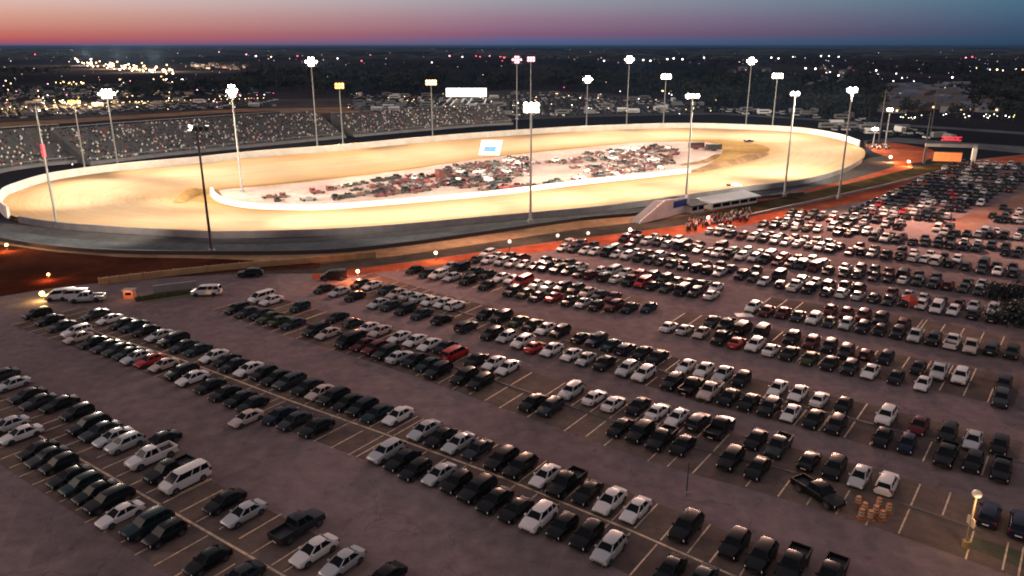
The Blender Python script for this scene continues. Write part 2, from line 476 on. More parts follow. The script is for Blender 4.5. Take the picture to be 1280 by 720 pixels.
near_i = [min(dense, key=lambda q: (q[0] - x) ** 2 + (q[1] - y) ** 2) for x, y in outer]
near_i = [tuple(sum(near_i[(i + k) % NO][c] for k in range(-4, 5)) / 9 for c in (0, 1)) for i in range(NO)]
vs = []; fs = []; uvs = []; arc = 0
for i in range(NO + 1):
    o_, q_ = outer[i % NO], near_i[i % NO]
    if i: arc += math.hypot(o_[0] - outer[i - 1][0], o_[1] - outer[i - 1][1])
    for v in range(NV + 1):
        t = v / NV; vs.append((o_[0] + (q_[0] - o_[0]) * t, o_[1] + (q_[1] - o_[1]) * t, .09 + .9 * max(0, 1 - t * 1.6) ** 1.5)); uvs.append((arc, t))
for i in range(NO):
    for v in range(NV): a = i * (NV + 1) + v; fs.append((a, a + 1, a + NV + 2, a + NV + 1))
tb_ = MB(); tb_.add(vs, fs)
to = tb_.build("race_track", race_clay()); to["kind"] = 'structure'
ul = to.data.uv_layers.new(name="UVMap")
for lp in to.data.loops: ul.data[lp.index].uv = uvs[lp.vertex_index]
to.data.polygons.foreach_set("use_smooth", [True] * len(to.data.polygons))
if to.data.polygons[5].normal.z < 0: to.data.flip_normals()
sheet("infield_gravel", inner, 0.14, MATS["pale_gravel"])
# grey wall on the near side, white wall round the far side
near = [at(*p) for p in [(1076, 203.5), (1054, 216), (1004, 230), (920, 241), (800, 258.5), (725, 267.5), (600, 279), (500, 288.5), (400, 295), (300, 297.5), (250, 297), (150, 291.5), (72, 285.5), (25, 278)]]
b = MB(); wall_strip(spline(near, False, 6), .7, 0, 1.7, 0, b)
tag(b.build("track_wall", greyc), "long grey concrete wall along the near straight of the dirt track", "wall")
far = [at(*p) for p in [(12, 273.5), (4, 267), (1, 260), (7, 249), (23, 241.5), (58, 230), (100, 222.5), (150, 216), (250, 206.5), (320, 199), (420, 191), (520, 181), (620, 172.5), (730, 165.5), (850, 161.5), (945, 164), (1004, 168), (1048, 176), (1073, 185)]]
b = MB(); wall_strip(spline(far, False, 6), .8, 0, 3.3, 0, b)
tag(b.build("track_wall", conc), "tall white floodlit wall sweeping round the far side of the dirt track", "wall")
iw = [at(*p) for p in [(265, 240), (269, 248), (282, 254.5), (310, 260), (350, 262.5), (410, 262), (500, 255), (620, 244), (725, 231), (800, 223), (862, 216)]]
b = MB(); wall_strip(spline(iw, False, 6), 1.2, 0, 1.5, 0, b)
tag(b.build("infield_wall", conc), "low white wall between the infield pits and the near straight", "wall")
# dirt berms at the ends of the infield
def mound(name, P, w, h, m, label, cat):
    b = MB(); P = spline(P, False, 6); n = len(P)
    vs, fs = [], []
    for i, (x, y) in enumerate(P):
        p = P[max(i - 1, 0)]; q = P[min(i + 1, n - 1)]
        dx, dy = q[0] - p[0], q[1] - p[1]; l = math.hypot(dx, dy) or 1
        e = math.sin(math.pi * (i + .3) / (n - .4)) ** .5
        for k in range(7):
            t = (k - 3) / 3
            vs.append((x - dy / l * w * t * (.6 + .4 * e), y + dx / l * w * t * (.6 + .4 * e),
                       max(0, h * e * (1 - t * t) * random.uniform(.8, 1.15))))
    for i in range(n - 1):
        for k in range(6):
            a = i * 7 + k
            fs.append((a, a + 7, a + 8, a + 1))
    b.add(vs, fs)
    o = b.build(name, m, smooth=60)
    if o.data.polygons[len(o.data.polygons) // 2].normal.z < 0: o.data.flip_normals()
    return tag(o, label, cat)
mound("dirt_berm", [at(*p) for p in [(224, 254), (233, 247), (245, 242), (256, 241)]], 2.6, 1.8, MATS["clay_groove"], "brown dirt berm at the left tip of the infield", "berm")
mound("dirt_berm", [at(*p) for p in [(868, 215), (905, 206), (935, 199), (956, 192)]], 3.2, 1.6, MATS["tan_dirt"], "long low dirt berm at the right end of the infield wall", "berm")
mound("dirt_berm", [at(*p) for p in [(898, 193), (880, 203), (850, 207)]], 2.0, 1.0, MATS["tan_dirt"], "small curved dirt berm bounding the pale gravel at the right of the infield", "berm")

# low board fence along the lot and dark kerb below the apron
b = MB()
P = [at(*p) for p in [(126, 355.5), (200, 346.5), (300, 336), (400, 328), (470, 321.5)]]
P = spline(P, False, 5)
wall_strip(P, .35, 0.0, 1.25, 0, b)
fo = b.build("board_fence", wood); tag(fo, "long tan board fence at the track edge of the lot", "fence")
for i in range(0, len(P), 1):
    pb = MB(); x, y = P[i]
    pb.box(x - .12, x + .12, y - .42, y - .18, 0, 1.45)
    pb.build("fence_post", wood, fo)
b = MB(); wall_strip(spline([at(x, y) for x, y in P1[1:-2]], False, 4), .5, 0, .9, 0, b)
tag(b.build("guard_barrier", mat("dark_barrier", (.03, .022, .02), .7)), "dark low barrier between the paved apron and the dirt bank", "barrier")
b = MB(); wall_strip(spline([at(*p) for p in [(890, 281), (960, 266), (1040, 248.5), (1120, 230), (1180, 214.5), (1205, 205)]], False, 4), .3, 0, .8, 0, b)
tag(b.build("guard_rail", steel), "low rail between the grass verge and the packed right part of the lot", "rail")

# ------------------------------------------------------------------ cars
PAINT = {
 'K': ("black", (.006, .0065, .007)), 'D': ("dark grey", (.026, .031, .034)), 'G': ("silver", (.36, .36, .35)), 'W': ("white", (.52, .485, .455)),
 'R': ("red", (.32, .012, .012)), 'B': ("navy", (.010, .015, .034)), 'T': ("dark teal", (.012, .026, .028)), 'N': ("beige", (.38, .30, .255)), 'M': ("maroon", (.075, .012, .014)), 'E': ("olive green", (.035, .045, .015)),
}
PM = {k: mat("paint_" + n.replace(' ', '_'), c, .30, .0 if k in 'KWRN' else .3, .16 if k in 'KDBTME' else .35, 0) for k, (n, c) in PAINT.items()}
TYPE = {'s': "sedan", 'u': "suv", 'p': "pickup", 'v': "van", 'h': "hatchback"}
# station: x, z bottom, z shoulder, z deck, half width, half width of deck
BODY = {
 's': [(2.36, .40, .52, .60, .62, .50), (2.22, .22, .62, .72, .82, .68), (1.55, .20, .70, .86, .91, .78), (.95, .20, .77, .95, .92, .80), (0, .20, .81, .97, .92, .82), (-1.2, .20, .83, 1.0, .92, .82), (-1.6, .20, .83, 1.02, .91, .80), (-2.2, .26, .80, .98, .85, .72), (-2.36, .42, .72, .84, .70, .58)],
 'h': [(2.05, .40, .55, .65, .62, .50), (1.92, .22, .66, .78, .82, .68), (1.35, .20, .76, .92, .89, .76), (.85, .20, .82, 1.0, .90, .78), (0, .20, .86, 1.03, .90, .80), (-1.2, .20, .88, 1.05, .90, .80), (-1.85, .26, .88, 1.04, .86, .74), (-2.0, .42, .78, .9, .74, .62)],
 'u': [(2.40, .45, .66, .80, .70, .58), (2.28, .28, .80, .96, .88, .74), (1.7, .26, .88, 1.08, .96, .84), (1.1, .26, .93, 1.14, .97, .85), (0, .26, .97, 1.16, .97, .86), (-1.3, .26, .99, 1.18, .97, .86), (-2.2, .30, .98, 1.18, .94, .84), (-2.40, .45, .86, 1.05, .84, .74)],
 'v': [(2.55, .42, .62, .76, .76, .64), (2.42, .25, .78, .95, .92, .8), (1.9, .22, .92, 1.14, .98, .88), (1.5, .22, 1.0, 1.24, .99, .9), (0, .22, 1.05, 1.28, .99, .9), (-1.5, .22, 1.05, 1.28, .99, .9), (-2.45, .28, 1.04, 1.27, .97, .88), (-2.6, .45, .9, 1.1, .9, .82)],
 'p': [(2.85, .48, .70, .86, .76, .64), (2.72, .32, .86, 1.02, .92, .8), (2.0, .30, .95, 1.15, .99, .87), (1.35, .30, 1.0, 1.2, 1.0, .88), (.3, .30, 1.02, 1.22, 1.0, .88), (-.75, .30, 1.02, 1.22, 1.0, .88), (-.80, .30, .72, .76, 1.0, .90), (-2.75, .34, .72, .76, .98, .88), (-2.85, .45, .66, .72, .96, .86)],
}
# cabin: x front base, x front top, x rear top, x rear base, z base, z top, half width base, half width top
CAB = {'s': (1.05, .22, -1.0, -1.75, .94, 1.43, .80, .60), 'h': (.95, .2, -1.5, -1.93, 1.0, 1.50, .78, .62), 'u': (1.15, .40, -1.75, -2.28, 1.11, 1.64, .83, .66),
       'v': (1.75, .85, -2.35, -2.55, 1.22, 1.86, .88, .74), 'p': (1.4, .72, -.48, -.72, 1.19, 1.84, .86, .70)}
WHEEL = {'s': (1.42, -1.38, .335, .80), 'h': (1.28, -1.22, .32, .78), 'u': (1.48, -1.42, .38, .85), 'v': (1.62, -1.5, .36, .87), 'p': (1.85, -1.75, .42, .88)}

def car_parts(t):
    """MBs of the parts of one car: body, window glass, [wheel positions], lights"""
    S = BODY[t]; b = MB(); vs = []; fs = []
    for x, zb, zs, zd, hw, hd in S:
        half = [(0, zb), (hw * .86, zb), (hw * .985, zb + .14), (hw, (zb + zs) / 2), (hw * .965, zs), (hd, zd), (hd * .5, zd + .025), (0, zd + .035)]
        full = half + [(-y, z) for y, z in half[-2:0:-1]]
        vs += [(x, y, z) for y, z in full]
    n = 14
    for i in range(len(S) - 1):
        for k in range(n):
            a = i * n + k; c = i * n + (k + 1) % n
            fs.append((a, a + n, c + n, c))
    fs += [tuple(range(n)), tuple(range(len(vs) - 1, len(vs) - 1 - n, -1))]
    b.add(vs, fs)
    for i in range(len(S) - 1):
        for k in (0, 1, 12, 13): b.m[i * n + k] = 1      # dark sill and underside
    fx_, rx_, r_, wy_ = WHEEL[t]
    for x in (fx_, rx_):
        for sy in (-1, 1):
            yy = sy * (BODY[t][4][4] + .004)
            b.add([(x + (r_ + .07) * math.cos(a * math.pi / 8), yy if abs(a - 4) < 9 else yy, r_ + .02 + (r_ + .07) * math.sin(a * math.pi / 8)) for a in range(9)], [tuple(range(9)) if sy < 0 else tuple(range(8, -1, -1))], 1)
    xa, xb, xc, xd, z0, z1, wb, wt = CAB[t]
    # roof
    zr = z1
    rf = []
    for x, dz, s in ((xb + .08, -.03, .96), (xb - .15, .02, 1.0), ((xb + xc) / 2, .045, 1.02), (xc + .15, .025, 1.0), (xc - .10, -.03, .95)):
        rf += [(x, -wt * s, zr + dz - .02), (x, -wt * s * .6, zr + dz + .02), (x, 0, zr + dz + .03), (x, wt * s * .6, zr + dz + .02), (x, wt * s, zr + dz - .02)]
    b.add(rf, [(i * 5 + k, i * 5 + k + 1, i * 5 + k + 6, i * 5 + k + 5) for i in range(4) for k in range(4)])
    # pillars
    for sy in (-1, 1):
        for (x0, x1, wd) in ((xa, xb, .07), (xd, xc, .13 if t != 's' else .18), (((xa + xd) / 2 + .12), ((xb + xc) / 2 + .1), .06)) + (((xd * .62 + xa * .38 - .35, xc * .66 + xb * .34 - .3, .06),) if t in 'uv' else ()):
            o_ = .006
            y0, y1 = sy * (wb + o_), sy * (wt + .012)
            b.add([(x0 - wd, y0, z0), (x0 + wd, y0, z0), (x1 + wd * .8, y1, z1), (x1 - wd * .8, y1, z1)], [(0, 1, 2, 3) if sy < 0 else (3, 2, 1, 0)])
    # corner posts front and rear faces
    for (x0, x1, e) in ((xa, xb, .012), (xd, xc, -.012)):
        for sy in (-1, 1):
            b.add([(x0 + e, sy * wb, z0), (x0 + e, sy * (wb - .09), z0), (x1 + e, sy * (wt - .08), z1), (x1 + e, sy * wt, z1)], [(0, 1, 2, 3)])
    # mirrors
    for sy in (-1, 1):
        b.box(xa - .32, xa - .12, min(sy * (wb + .04), sy * (wb + .24)), max(sy * (wb + .04), sy * (wb + .24)), z0 - .02, z0 + .14, 0, .02)
    if t == 'p':   # bed walls
        b.box(-2.83, -.78, .86, .97, .72, 1.20); b.box(-2.83, -.78, -.97, -.86, .72, 1.20); b.box(-2.86, -2.77, -.86, .86, .70, 1.18)
    gl = MB()
    e = .0
    q = [(xa, -wb, z0), (xa, wb, z0), (xd, wb, z0), (xd, -wb, z0), (xb, -wt, z1), (xb, wt, z1), (xc, wt, z1), (xc, -wt, z1)]
    gl.add(q, [(0, 1, 5, 4), (1, 2, 6, 5), (2, 3, 7, 6), (3, 0, 4, 7), (4, 5, 6, 7)])
    xf = S[1][0]; zf_ = S[1][2]; wf = S[1][4]
    heads = []; tails = []
    for sy in (-1, 1):
        h = MB()
        y0, y1 = sorted((sy * wf * .48, sy * wf * .95))
        h.box(xf - .22, xf + .07, y0, y1, zf_ - .14, zf_ + .05, 0, .03); heads.append(h)
        xr = S[-2][0]; zt = S[-2][2]; wr = S[-2][4]
        tl = MB(); y0, y1 = sorted((sy * wr * .6, sy * wr * 1.0))
        if t == 'p': tl.box(-2.88, -2.74, min(sy * .80, sy * .985), max(sy * .80, sy * .985), .78, 1.1, 0, .01)
        elif t in 'uv': tl.box(xr - .17, xr + .1, y0, y1, zt - .12, zt + .22, 0, .02)
        else: tl.box(xr - .12, xr + .1, y0, y1, zt - .10, zt + .08, 0, .02)
        tails.append(tl)
    # grille + plates + sill trim as body detail (slot 1)
    b.box(S[0][0] - .06, S[0][0] + .015, -S[0][4] * .72, S[0][4] * .72, S[0][1] + .02, S[0][2] - .02, 1)
    b.box(S[-1][0] - .02, S[-1][0] + .05, -.3, .3, S[-1][2] - .16, S[-1][2] - .04, 2)
    if t == 'p': b.box(-2.76, -.82, -.855, .855, .76, .80, 1)
    return b, gl, heads, tails

def wheel_mb(r, wdt=.24):
    tb = MB(); tb.tube((0, -wdt / 2, 0), (0, wdt / 2, 0), r, r, 16)
    rb = MB(); rb.tube((0, -wdt / 2 - .012, 0), (0, wdt / 2 + .012, 0), r * .62, r * .62, 12)
    return tb, rb

PROTO = {}
for t in TYPE:
    b, gl, hs, ts = car_parts(t)
    fx, rx, r, wy = WHEEL[t]
    tb, rb = wheel_mb(r)
    PROTO[t] = dict(body=b, gl=gl, hs=hs, ts=ts, tb=tb, rb=rb,
        gm=gl.mesh("window_glass", [glass], 30), hm=[h.mesh("headlight", [headl]) for h in hs], tm=[h.mesh("taillight", [taill]) for h in ts],
        tbm=tb.mesh("tyre", [rubber], 40), rbm=rb.mesh("rim", [rimm], 40), wpos=[(fx, wy), (fx, -wy), (rx, wy), (rx, -wy)], r=r, bm={}, one={})
plate = mat("number_plate", (.55, .5, .45), .5)

def body_mesh(t, k):
    P_ = PROTO[t]
    if k not in P_['bm']: P_['bm'][k] = P_['body'].mesh("body", [PM[k], trimm, plate], 34)
    return P_['bm'][k]

def one_mb(t):
    """whole car in one MB: slots paint, trim, plate, glass, tyre, rim, head, tail"""
    P_ = PROTO[t]
    if 'mb' not in P_:
        m = MB(); m.merge(P_['body'])
        m.merge(P_['gl'], None, {0: 3})
        for x, y in P_['wpos']:
            m.merge(P_['tb'], (x, y, P_['r'], 0), {0: 4}); m.merge(P_['rb'], (x, y, P_['r'], 0), {0: 5})
        for h in P_['hs']: m.merge(h, None, {0: 6})
        for h in P_['ts']: m.merge(h, None, {0: 7})
        P_['mb'] = m
    return P_['mb']
CARM = [None, trimm, plate, glass, rubber, rimm, headl, taill]
def one_mesh(t, k):
    P_ = PROTO[t]
    if k not in P_['one']: P_['one'][k] = one_mb(t).mesh("parked_car", [PM[k]] + CARM[1:], 34)
    return P_['one'][k]

# ---- where the cars stand: (px, py) of each car's middle in the photograph, colour + type (+ b when its tail faces the camera)
ROWS = {}
ROWS['A1'] = "10,530,Gs 27,541,Wu 47,562,Ks 58,570,Ds 74,577,Ku 85,595,Ks 99,606,Th 121,614,Ks 136,622,Ku 140,646,Ws 185,655,Tp 208,664,Ku 258,699,Ku 301,719,Ds"
ROWS['A2'] = "4,467,Ds 15,479,Gs 31,494,Ks 45,502,Ds 61,508,Ks 84,519,Ku 110,532,Ku 126,540,Ds 143,547,Gs 157,556,Gu 178,563,Wp 207,548,Ks 208,588,Kp 225,601,Wv 280,625,Ku 301,642,Gs 392,645,Dpb 380,695,Ws 421,706,Gs 487,716,Ks"
ROWS['B1'] = "48,391,Ku 61,399,Ks 79,406,Ds 84,422,Ns 106,414,Wu 112,428,Ks 134,432,Ds 151,437,Ds 160,441,Ts 171,447,Gs 184,445,Rs 210,453,Ns 230,463,Ku 239,472,Ws 262,481,Ks 281,490,Ks 303,497,Ku 304,523,Ns 325,505,Ks 343,513,Bs 369,524,Du 398,532,Ks 490,564,Gu 506,572,Ks 518,596,Kh 553,588,Gs 568,600,Ku 604,611,Ku 617,624,Ks 640,634,Ks 671,646,Wu 698,653,Ku 730,663,Kh 755,689,Gu 836,713,Ks 878,721,Ds"
ROWS['B2'] = "120,392,Ds 137,398,Wu 152,404,Ks 170,406,Ts 183,412,Ks 201,418,Gs 218,424,Kp 225,433,Ds 250,435,Ts 268,444,Ws 290,449,Ku 307,462,Ws 284,455,Ks 331,466,Ku 347,470,Ks 363,475,Du 391,483,Ks 404,491,Ns 418,499,Ku 434,504,Ks 448,508,Ku 463,514,Ts 500,509,Ws 530,537,Gs 548,546,Ks 572,553,Gs 597,560,Ds 628,572,Ku 650,583,Ku 685,594,Ws 709,604,Kp 731,613,Ku 759,626,Ws 796,634,Ws 858,657,Ku 921,678,Ku 952,701,Ku 985,704,Kp 1040,715,Kp"
ROWS['C1'] = "297,385,Ku 306,391,Ds 330,390,Ku 336,396,Es 352,400,Es 366,403,Ds 395,413,Ku 412,414,Ns 440,428,Kv 453,427,Ms 468,437,Mu 484,444,Ku 497,447,Gs 515,447,Ks 527,453,Ts 555,459,Ku 566,443,Rv 580,470,Kp 599,477,Ku 665,505,Ks 684,508,Du 777,532,Ku 803,540,Ku 826,547,Kp 852,554,Ks 914,572,Ku 947,584,Ku 1207,608,Xx"
ROWS['C2'] = "318,375,Wv 330,377,Ws 371,384,Th 415,398,Ku 434,405,Du 452,412,Ws 467,416,Ns 490,424,Ws 511,428,Ws 535,435,Ws 549,432,Ks 583,447,Ku 596,447,Ks 608,455,Ws 624,462,Ws 714,488,Gu 745,494,Wsb 767,503,Ws 791,512,Ku 819,518,Wu 838,525,Ws 868,530,Du 896,538,Kp 942,554,Ku 967,561,Dp 1012,573,Kub 1047,584,Kp 1073,595,Gs 1107,602,Wub 1240,641,Bub 1272,655,Bu"
ROWS['D1'] = "402,361,Kuw 427,363,Gs 445,369,Ku 470,380,Gs 487,381,Ds 507,386,Ku 528,391,Du 555,397,Ks 582,408,Du 615,417,Ku 634,419,Gu 657,428,Wu 660,434,Rsb 690,436,Ws 716,441,Ws 733,447,Gs 757,452,Ku 783,461,Gu 804,467,Wu 840,477,Ku 866,480,Kp 893,489,Np 920,499,Ks 938,502,Ku 954,507,Ku 978,512,Ws 1018,522,Ku 1045,529,Ku 1104,544,Ks 1134,554,Bu 1184,568,Kp 1217,577,Ku 1251,585,Kp"
ROWS['D2'] = "448,355,Ks 467,355,Ws 487,360,Ts 495,369,Ns 509,368,Gs 525,372,Gs 538,376,Ws 553,376,Ws 571,380,Wu 607,392,Ku 627,395,Ku 648,400,Es 665,406,Ks 682,411,Ws 699,413,Ku 729,421,Ku 746,424,Bu 765,430,Tu 787,437,Bu 801,439,Ku 815,445,Ks 857,458,Ws 878,461,Ws 905,465,Gs 927,473,Ku 972,484,Ws 998,490,Ws 1025,497,Wsb 1055,504,Ku 1108,519,Wp 1149,531,Mu 1185,541,Ku 1217,550,Gs 1249,554,Ku"
ROWS['E1'] = "520,336,Ku 533,342,Ks 546,343,Wu 567,345,Gs 588,349,Ku 610,355,Ku 640,365,Ku 654,365,Es 670,371,Ds 690,371,Rs 713,378,Ku 732,381,Gs 753,388,Ku 770,379,Mu 784,378,Ku 798,379,Ts"
ROWS['E2'] = "555,335,Gs 578,333,Kv 595,338,Ts 611,341,Ks 628,346,Ws 639,349,Ws 650,352,Rv 672,354,Ws 684,357,Gs 699,361,Du 716,362,Ku 731,367,Ns 746,370,Ds 760,372,Mu"
ROWS['F1'] = "835,408,Wsb 857,410,Gu 879,413,Ns 912,424,Kp 921,428,Rsb 939,429,Wu 959,436,Wsb 985,440,Ku 1012,447,Eu 1037,453,Ku 1062,459,Ku 1089,462,Ws 1120,470,Ku 1153,480,Ws 1252,495,Du"
ROWS['F2'] = "890,401,Du 909,405,Kp 930,408,Kv 950,416,Kv 986,425,Ku 1012,432,Mu 1031,435,Ku 1062,440,Ku 1083,446,Mu 1097,448,Ku 1149,457,Ku 1174,462,Gp 1201,469,Wu 1253,484,Ku"
ROWS['G1'] = "957,385,Wu 963,391,Ms 980,389,Ms 994,394,Ds 1022,399,Wu 1038,402,Ds 1058,404,Gu 1086,411,Ku 1101,412,Ku 1126,415,Ku 1150,419,Gp 1170,424,Ku 1186,424,Wp 1204,432,Np 1229,431,Tp 1255,435,Kp 1272,446,Wu"
ROWS['G2'] = "1036,388,Mu 1055,392,Mu 1076,397,Mu 1098,401,Ku 1128,405,Mu"
FARFILL = [
 ('I1', [(935.6, 340.4), (968.3, 348.8), (1030.6, 359.2), (1107.8, 368.9), (1155.3, 376.1), (1214.7, 386.8), (1241.4, 390.9)], 0.95),
 ('K1', [(900.0, 313.1), (953.4, 320.0), (1006.9, 328.0), (1048.5, 336.0), (1107.8, 342.8), (1152.4, 347.9), (1196.9, 353.8), (1241.4, 361.2)], 0.96),
 ('L1', [(894.1, 285.8), (929.7, 291.8), (974.2, 297.7), (1018.8, 304.2), (1048.5, 309.6), (1078.1, 311.4), (1101.9, 314.3), (1152.4, 319.7), (1196.9, 327.4), (1226.6, 332.4), (1268.2, 337.5)], 0.95),
 ('M1', [(956.4, 277.5), (1006.9, 282.0), (1048.5, 286.4), (1084.1, 291.8), (1125.6, 297.4), (1167.2, 301.3), (1211.7, 306.0), (1256.3, 311.6), (1283.0, 314.9)], 0.96),
 ('N1', [(989.1, 265.9), (1033.6, 270.4), (1078.1, 274.8), (1107.8, 277.8), (1137.5, 281.1)], 0.96),
 ('O1', [(1176.1, 287.9), (1211.7, 289.4), (1241.4, 291.2), (1283.0, 292.9)], 0.95),
 ('O3', [(1244.4, 271.6), (1283.0, 273.9)], 0.97),
 ('O5', [(1256.3, 260.6), (1283.0, 262.1)], 0.97),
 ('H1', [(604.5, 319.6), (643.1, 324.3), (684.7, 329.4), (714.4, 334.1), (750.0, 340.7), (785.6, 345.7), (812.4, 349.6), (836.1, 354.9), (868.8, 360.0), (905.9, 365.0)], 0.96),
 ('J1', [(708.5, 306.2), (744.1, 310.1), (773.8, 313.6), (803.5, 318.7), (827.2, 322.8), (856.9, 328.2), (889.6, 333.8), (911.8, 338.3)], 0.96),
 ('K9', [(787.1, 295.5), (827.2, 300.3), (856.9, 304.7), (886.6, 310.1), (900.0, 312.5)], 0.96),
]
y0 = 262
rows_far = []
for i in range(17):
    # packed lot up at the right: rows between the clay margin and the right aisle
    t = i / 16.0
    ya = 262 - 60 * t
    xa_ = 1068 + (1195 - 1068) * t ** .9
    xb_ = 1180 + 110 * min(1, t * 1.35)
    slope = .115 - .07 * t
    FARFILL.append(('Q%d' % i, [(xa_, ya), (xb_, ya + slope * (xb_ - xa_))], .93))

ROW_ANG = R(-35.5)
def row_angle(x): return ROW_ANG - R(2.2) * min(1, max(0, x / 60))
UX = lambda a: (math.cos(a), math.sin(a))
PAL = "KKKKKKKKKKKKKKKKKKDDDDDDDDDDDDDGGGGGGWWWWWWBTMMN"
TYP = "sssssssuuuuhhpv"
cars = []      # dict x,y,rz,k,t,row,px
rnd = random.Random(3)
u0 = UX(ROW_ANG); n0 = (-u0[1], u0[0])
for row, txt in ROWS.items():
    L_ = []
    for tok in txt.split():
        px, py, code = tok.split(',')
        if code[0] == 'X': continue
        x, y = at(float(px), float(py), .75)
        L_.append(dict(px=float(px), u=x * u0[0] + y * u0[1], n=x * n0[0] + y * n0[1], k=code[0], t=code[1], back='b' in code[2:], row=row))
    L_.sort(key=lambda c: c['u'])
    # smooth the row: local straight fit
    for c in L_:
        nb = [d for d in L_ if abs(d['u'] - c['u']) < 14]
        mu = sum(d['u'] for d in nb) / len(nb); mn = sum(d['n'] for d in nb) / len(nb)
        va = sum((d['u'] - mu) ** 2 for d in nb) or 1
        s = sum((d['u'] - mu) * (d['n'] - mn) for d in nb) / va if len(nb) > 3 else 0
        s = max(-.08, min(.08, s))
        fit = mn + s * (c['u'] - mu)
        dn = c['n'] - fit
        c['nn'] = fit + (.35 * dn if abs(dn) < 3 else dn * .85)
    for it in range(30):
        for a, b_ in zip(L_, L_[1:]):
            gap = b_['u'] - a['u']
            if gap < 2.55 and abs(a['nn'] - b_['nn']) < 3.5:
                d = (2.55 - gap) / 2; a['u'] -= d; b_['u'] += d
    for c in L_:
        c['x'] = c['u'] * u0[0] + c['nn'] * n0[0]; c['y'] = c['u'] * u0[1] + c['nn'] * n0[1]
        if c['t'] == 'u' and rnd.random() < .42: c['t'] = rnd.choice('sssh')
        if c['t'] == 'p' and rnd.random() < .25: c['t'] = 'u'
        cars.append(c)
PLACED_ROWS = {}
for c in cars: PLACED_ROWS.setdefault(c['row'], []).append(c)
FARFILL = [r_ for r_ in FARFILL] + [(r_[0] + 'b', r_[1], r_[2] * .93) for r_ in FARFILL if r_[0][0] in 'HIJKLMNO']
for row, poly, dens in FARFILL:
    G_ = [at(x, y, .7) for x, y in poly]
    for (ax, ay), (bx, by) in zip(G_, G_[1:]):
        l = math.hypot(bx - ax, by - ay)
        carry = 0.0 if (ax, ay) == G_[0] else carry
        while carry < l:
            t = carry / l; carry += 2.58
            if rnd.random() > dens: continue
            x, y = ax + (bx - ax) * t, ay + (by - ay) * t
            if row[0] in 'HIJKLMNO':
                o__ = 2.3 if row.endswith('b') else -2.3
                x += -(by - ay) / l * o__; y += (bx - ax) / l * o__
            k = 'R' if rnd.random() < .012 else rnd.choice(PAL)
            if rnd.random() < .06: k = "W"
            cars.append(dict(x=x + rnd.uniform(-.15, .15), y=y + rnd.uniform(-.3, .3), k=k, t=rnd.choice(TYP), back=rnd.random() < .3, row=row, px=0, u=x * u0[0] + y * u0[1]))
        carry -= l
# drop cars that stand in one another
kept = []
grid = {}
def clash(c):
    gx, gy = int(c['x'] // 6), int(c['y'] // 6)
    a = row_angle(c['x']); cu, su = math.cos(a), math.sin(a)
    for i in (-1, 0, 1):
        for j in (-1, 0, 1):
            for d in grid.get((gx + i, gy + j), ()):
                dx, dy = c['x'] - d['x'], c['y'] - d['y']
                if abs(dx * cu + dy * su) < (2.15 if c["px"] else 1.9) and abs(-dx * su + dy * cu) < (5.3 if c["px"] else 4.0): return d
    return None
for c in cars:
    d = clash(c)
    if d is not None:
        if c['px'] == 0: continue
        # two hand-placed cars: slide away along the bay
        a = row_angle(c['x']); s = 1 if (-(c['x'] - d['x']) * math.sin(a) + (c['y'] - d['y']) * math.cos(a)) > 0 else -1
        c['x'] += -math.sin(a) * s * 1.2; c['y'] += math.cos(a) * s * 1.2
        d = clash(c)
        if d is not None:
            dn = abs(-(c['x'] - d['x']) * math.sin(a) + (c['y'] - d['y']) * math.cos(a)); du = abs((c['x'] - d['x']) * math.cos(a) + (c['y'] - d['y']) * math.sin(a))
            if dn < 4.6 and du < 1.8: continue
    grid.setdefault((int(c['x'] // 6), int(c['y'] // 6)), []).append(c)
    kept.append(c)
cars = kept
for c in cars:
    a = row_angle(c['x'])
    c['rz'] = a - math.pi / 2 + rnd.uniform(-.025, .025) + (math.pi if c['back'] else 0)
    if c['row'] in ('F1', 'F2', 'G1', 'G2', 'D1', 'D2', 'C1', 'C2') and not c['back'] and rnd.random() < .12: c['back'] = True; c['rz'] += math.pi
# one pickup stands across the bays
xx, yy = at(1023, 614, .8)
cars.append(dict(x=xx, y=yy, k='K', t='p', back=False, row='C1', px=1023, u=xx * u0[0] + yy * u0[1], rz=R(-62), odd="black pickup parked crooked across the empty bays beside the orange barrels"))
cars.sort(key=lambda c: math.hypot(c['x'], c['y'], H))
NEAR_N = 300
near_cars, far_cars = cars[:NEAR_N], cars[NEAR_N:]
ROWNAME = {'A1': "near side of the frontmost double row", 'A2': "far side of the frontmost double row", 'B1': "near side of the second double row", 'B2': "far side of the second double row",
           'C1': "near side of the third double row", 'C2': "far side of the third double row", 'D1': "near side of the fourth double row", 'D2': "far side of the fourth double row",
           'E1': "near side of the short fifth row", 'E2': "far side of the short fifth row", 'F1': "near side of the right fifth row", 'F2': "far side of the right fifth row",
           'G1': "near side of the right sixth row", 'G2': "far side of the right sixth row"}
TN = {'s': "sedan", 'u': "SUV", 'p': "pickup", 'v': "van", 'h': "hatchback"}
def cn(c): return PAINT[c['k']][0] + " " + TN[c['t']]
byrow = {}
for c in near_cars: byrow.setdefault(c['row'], []).append(c)
ORD = lambda i: str(i) + ("th" if 10 <= i % 100 <= 20 else {1: "st", 2: "nd", 3: "rd"}.get(i % 10, "th"))
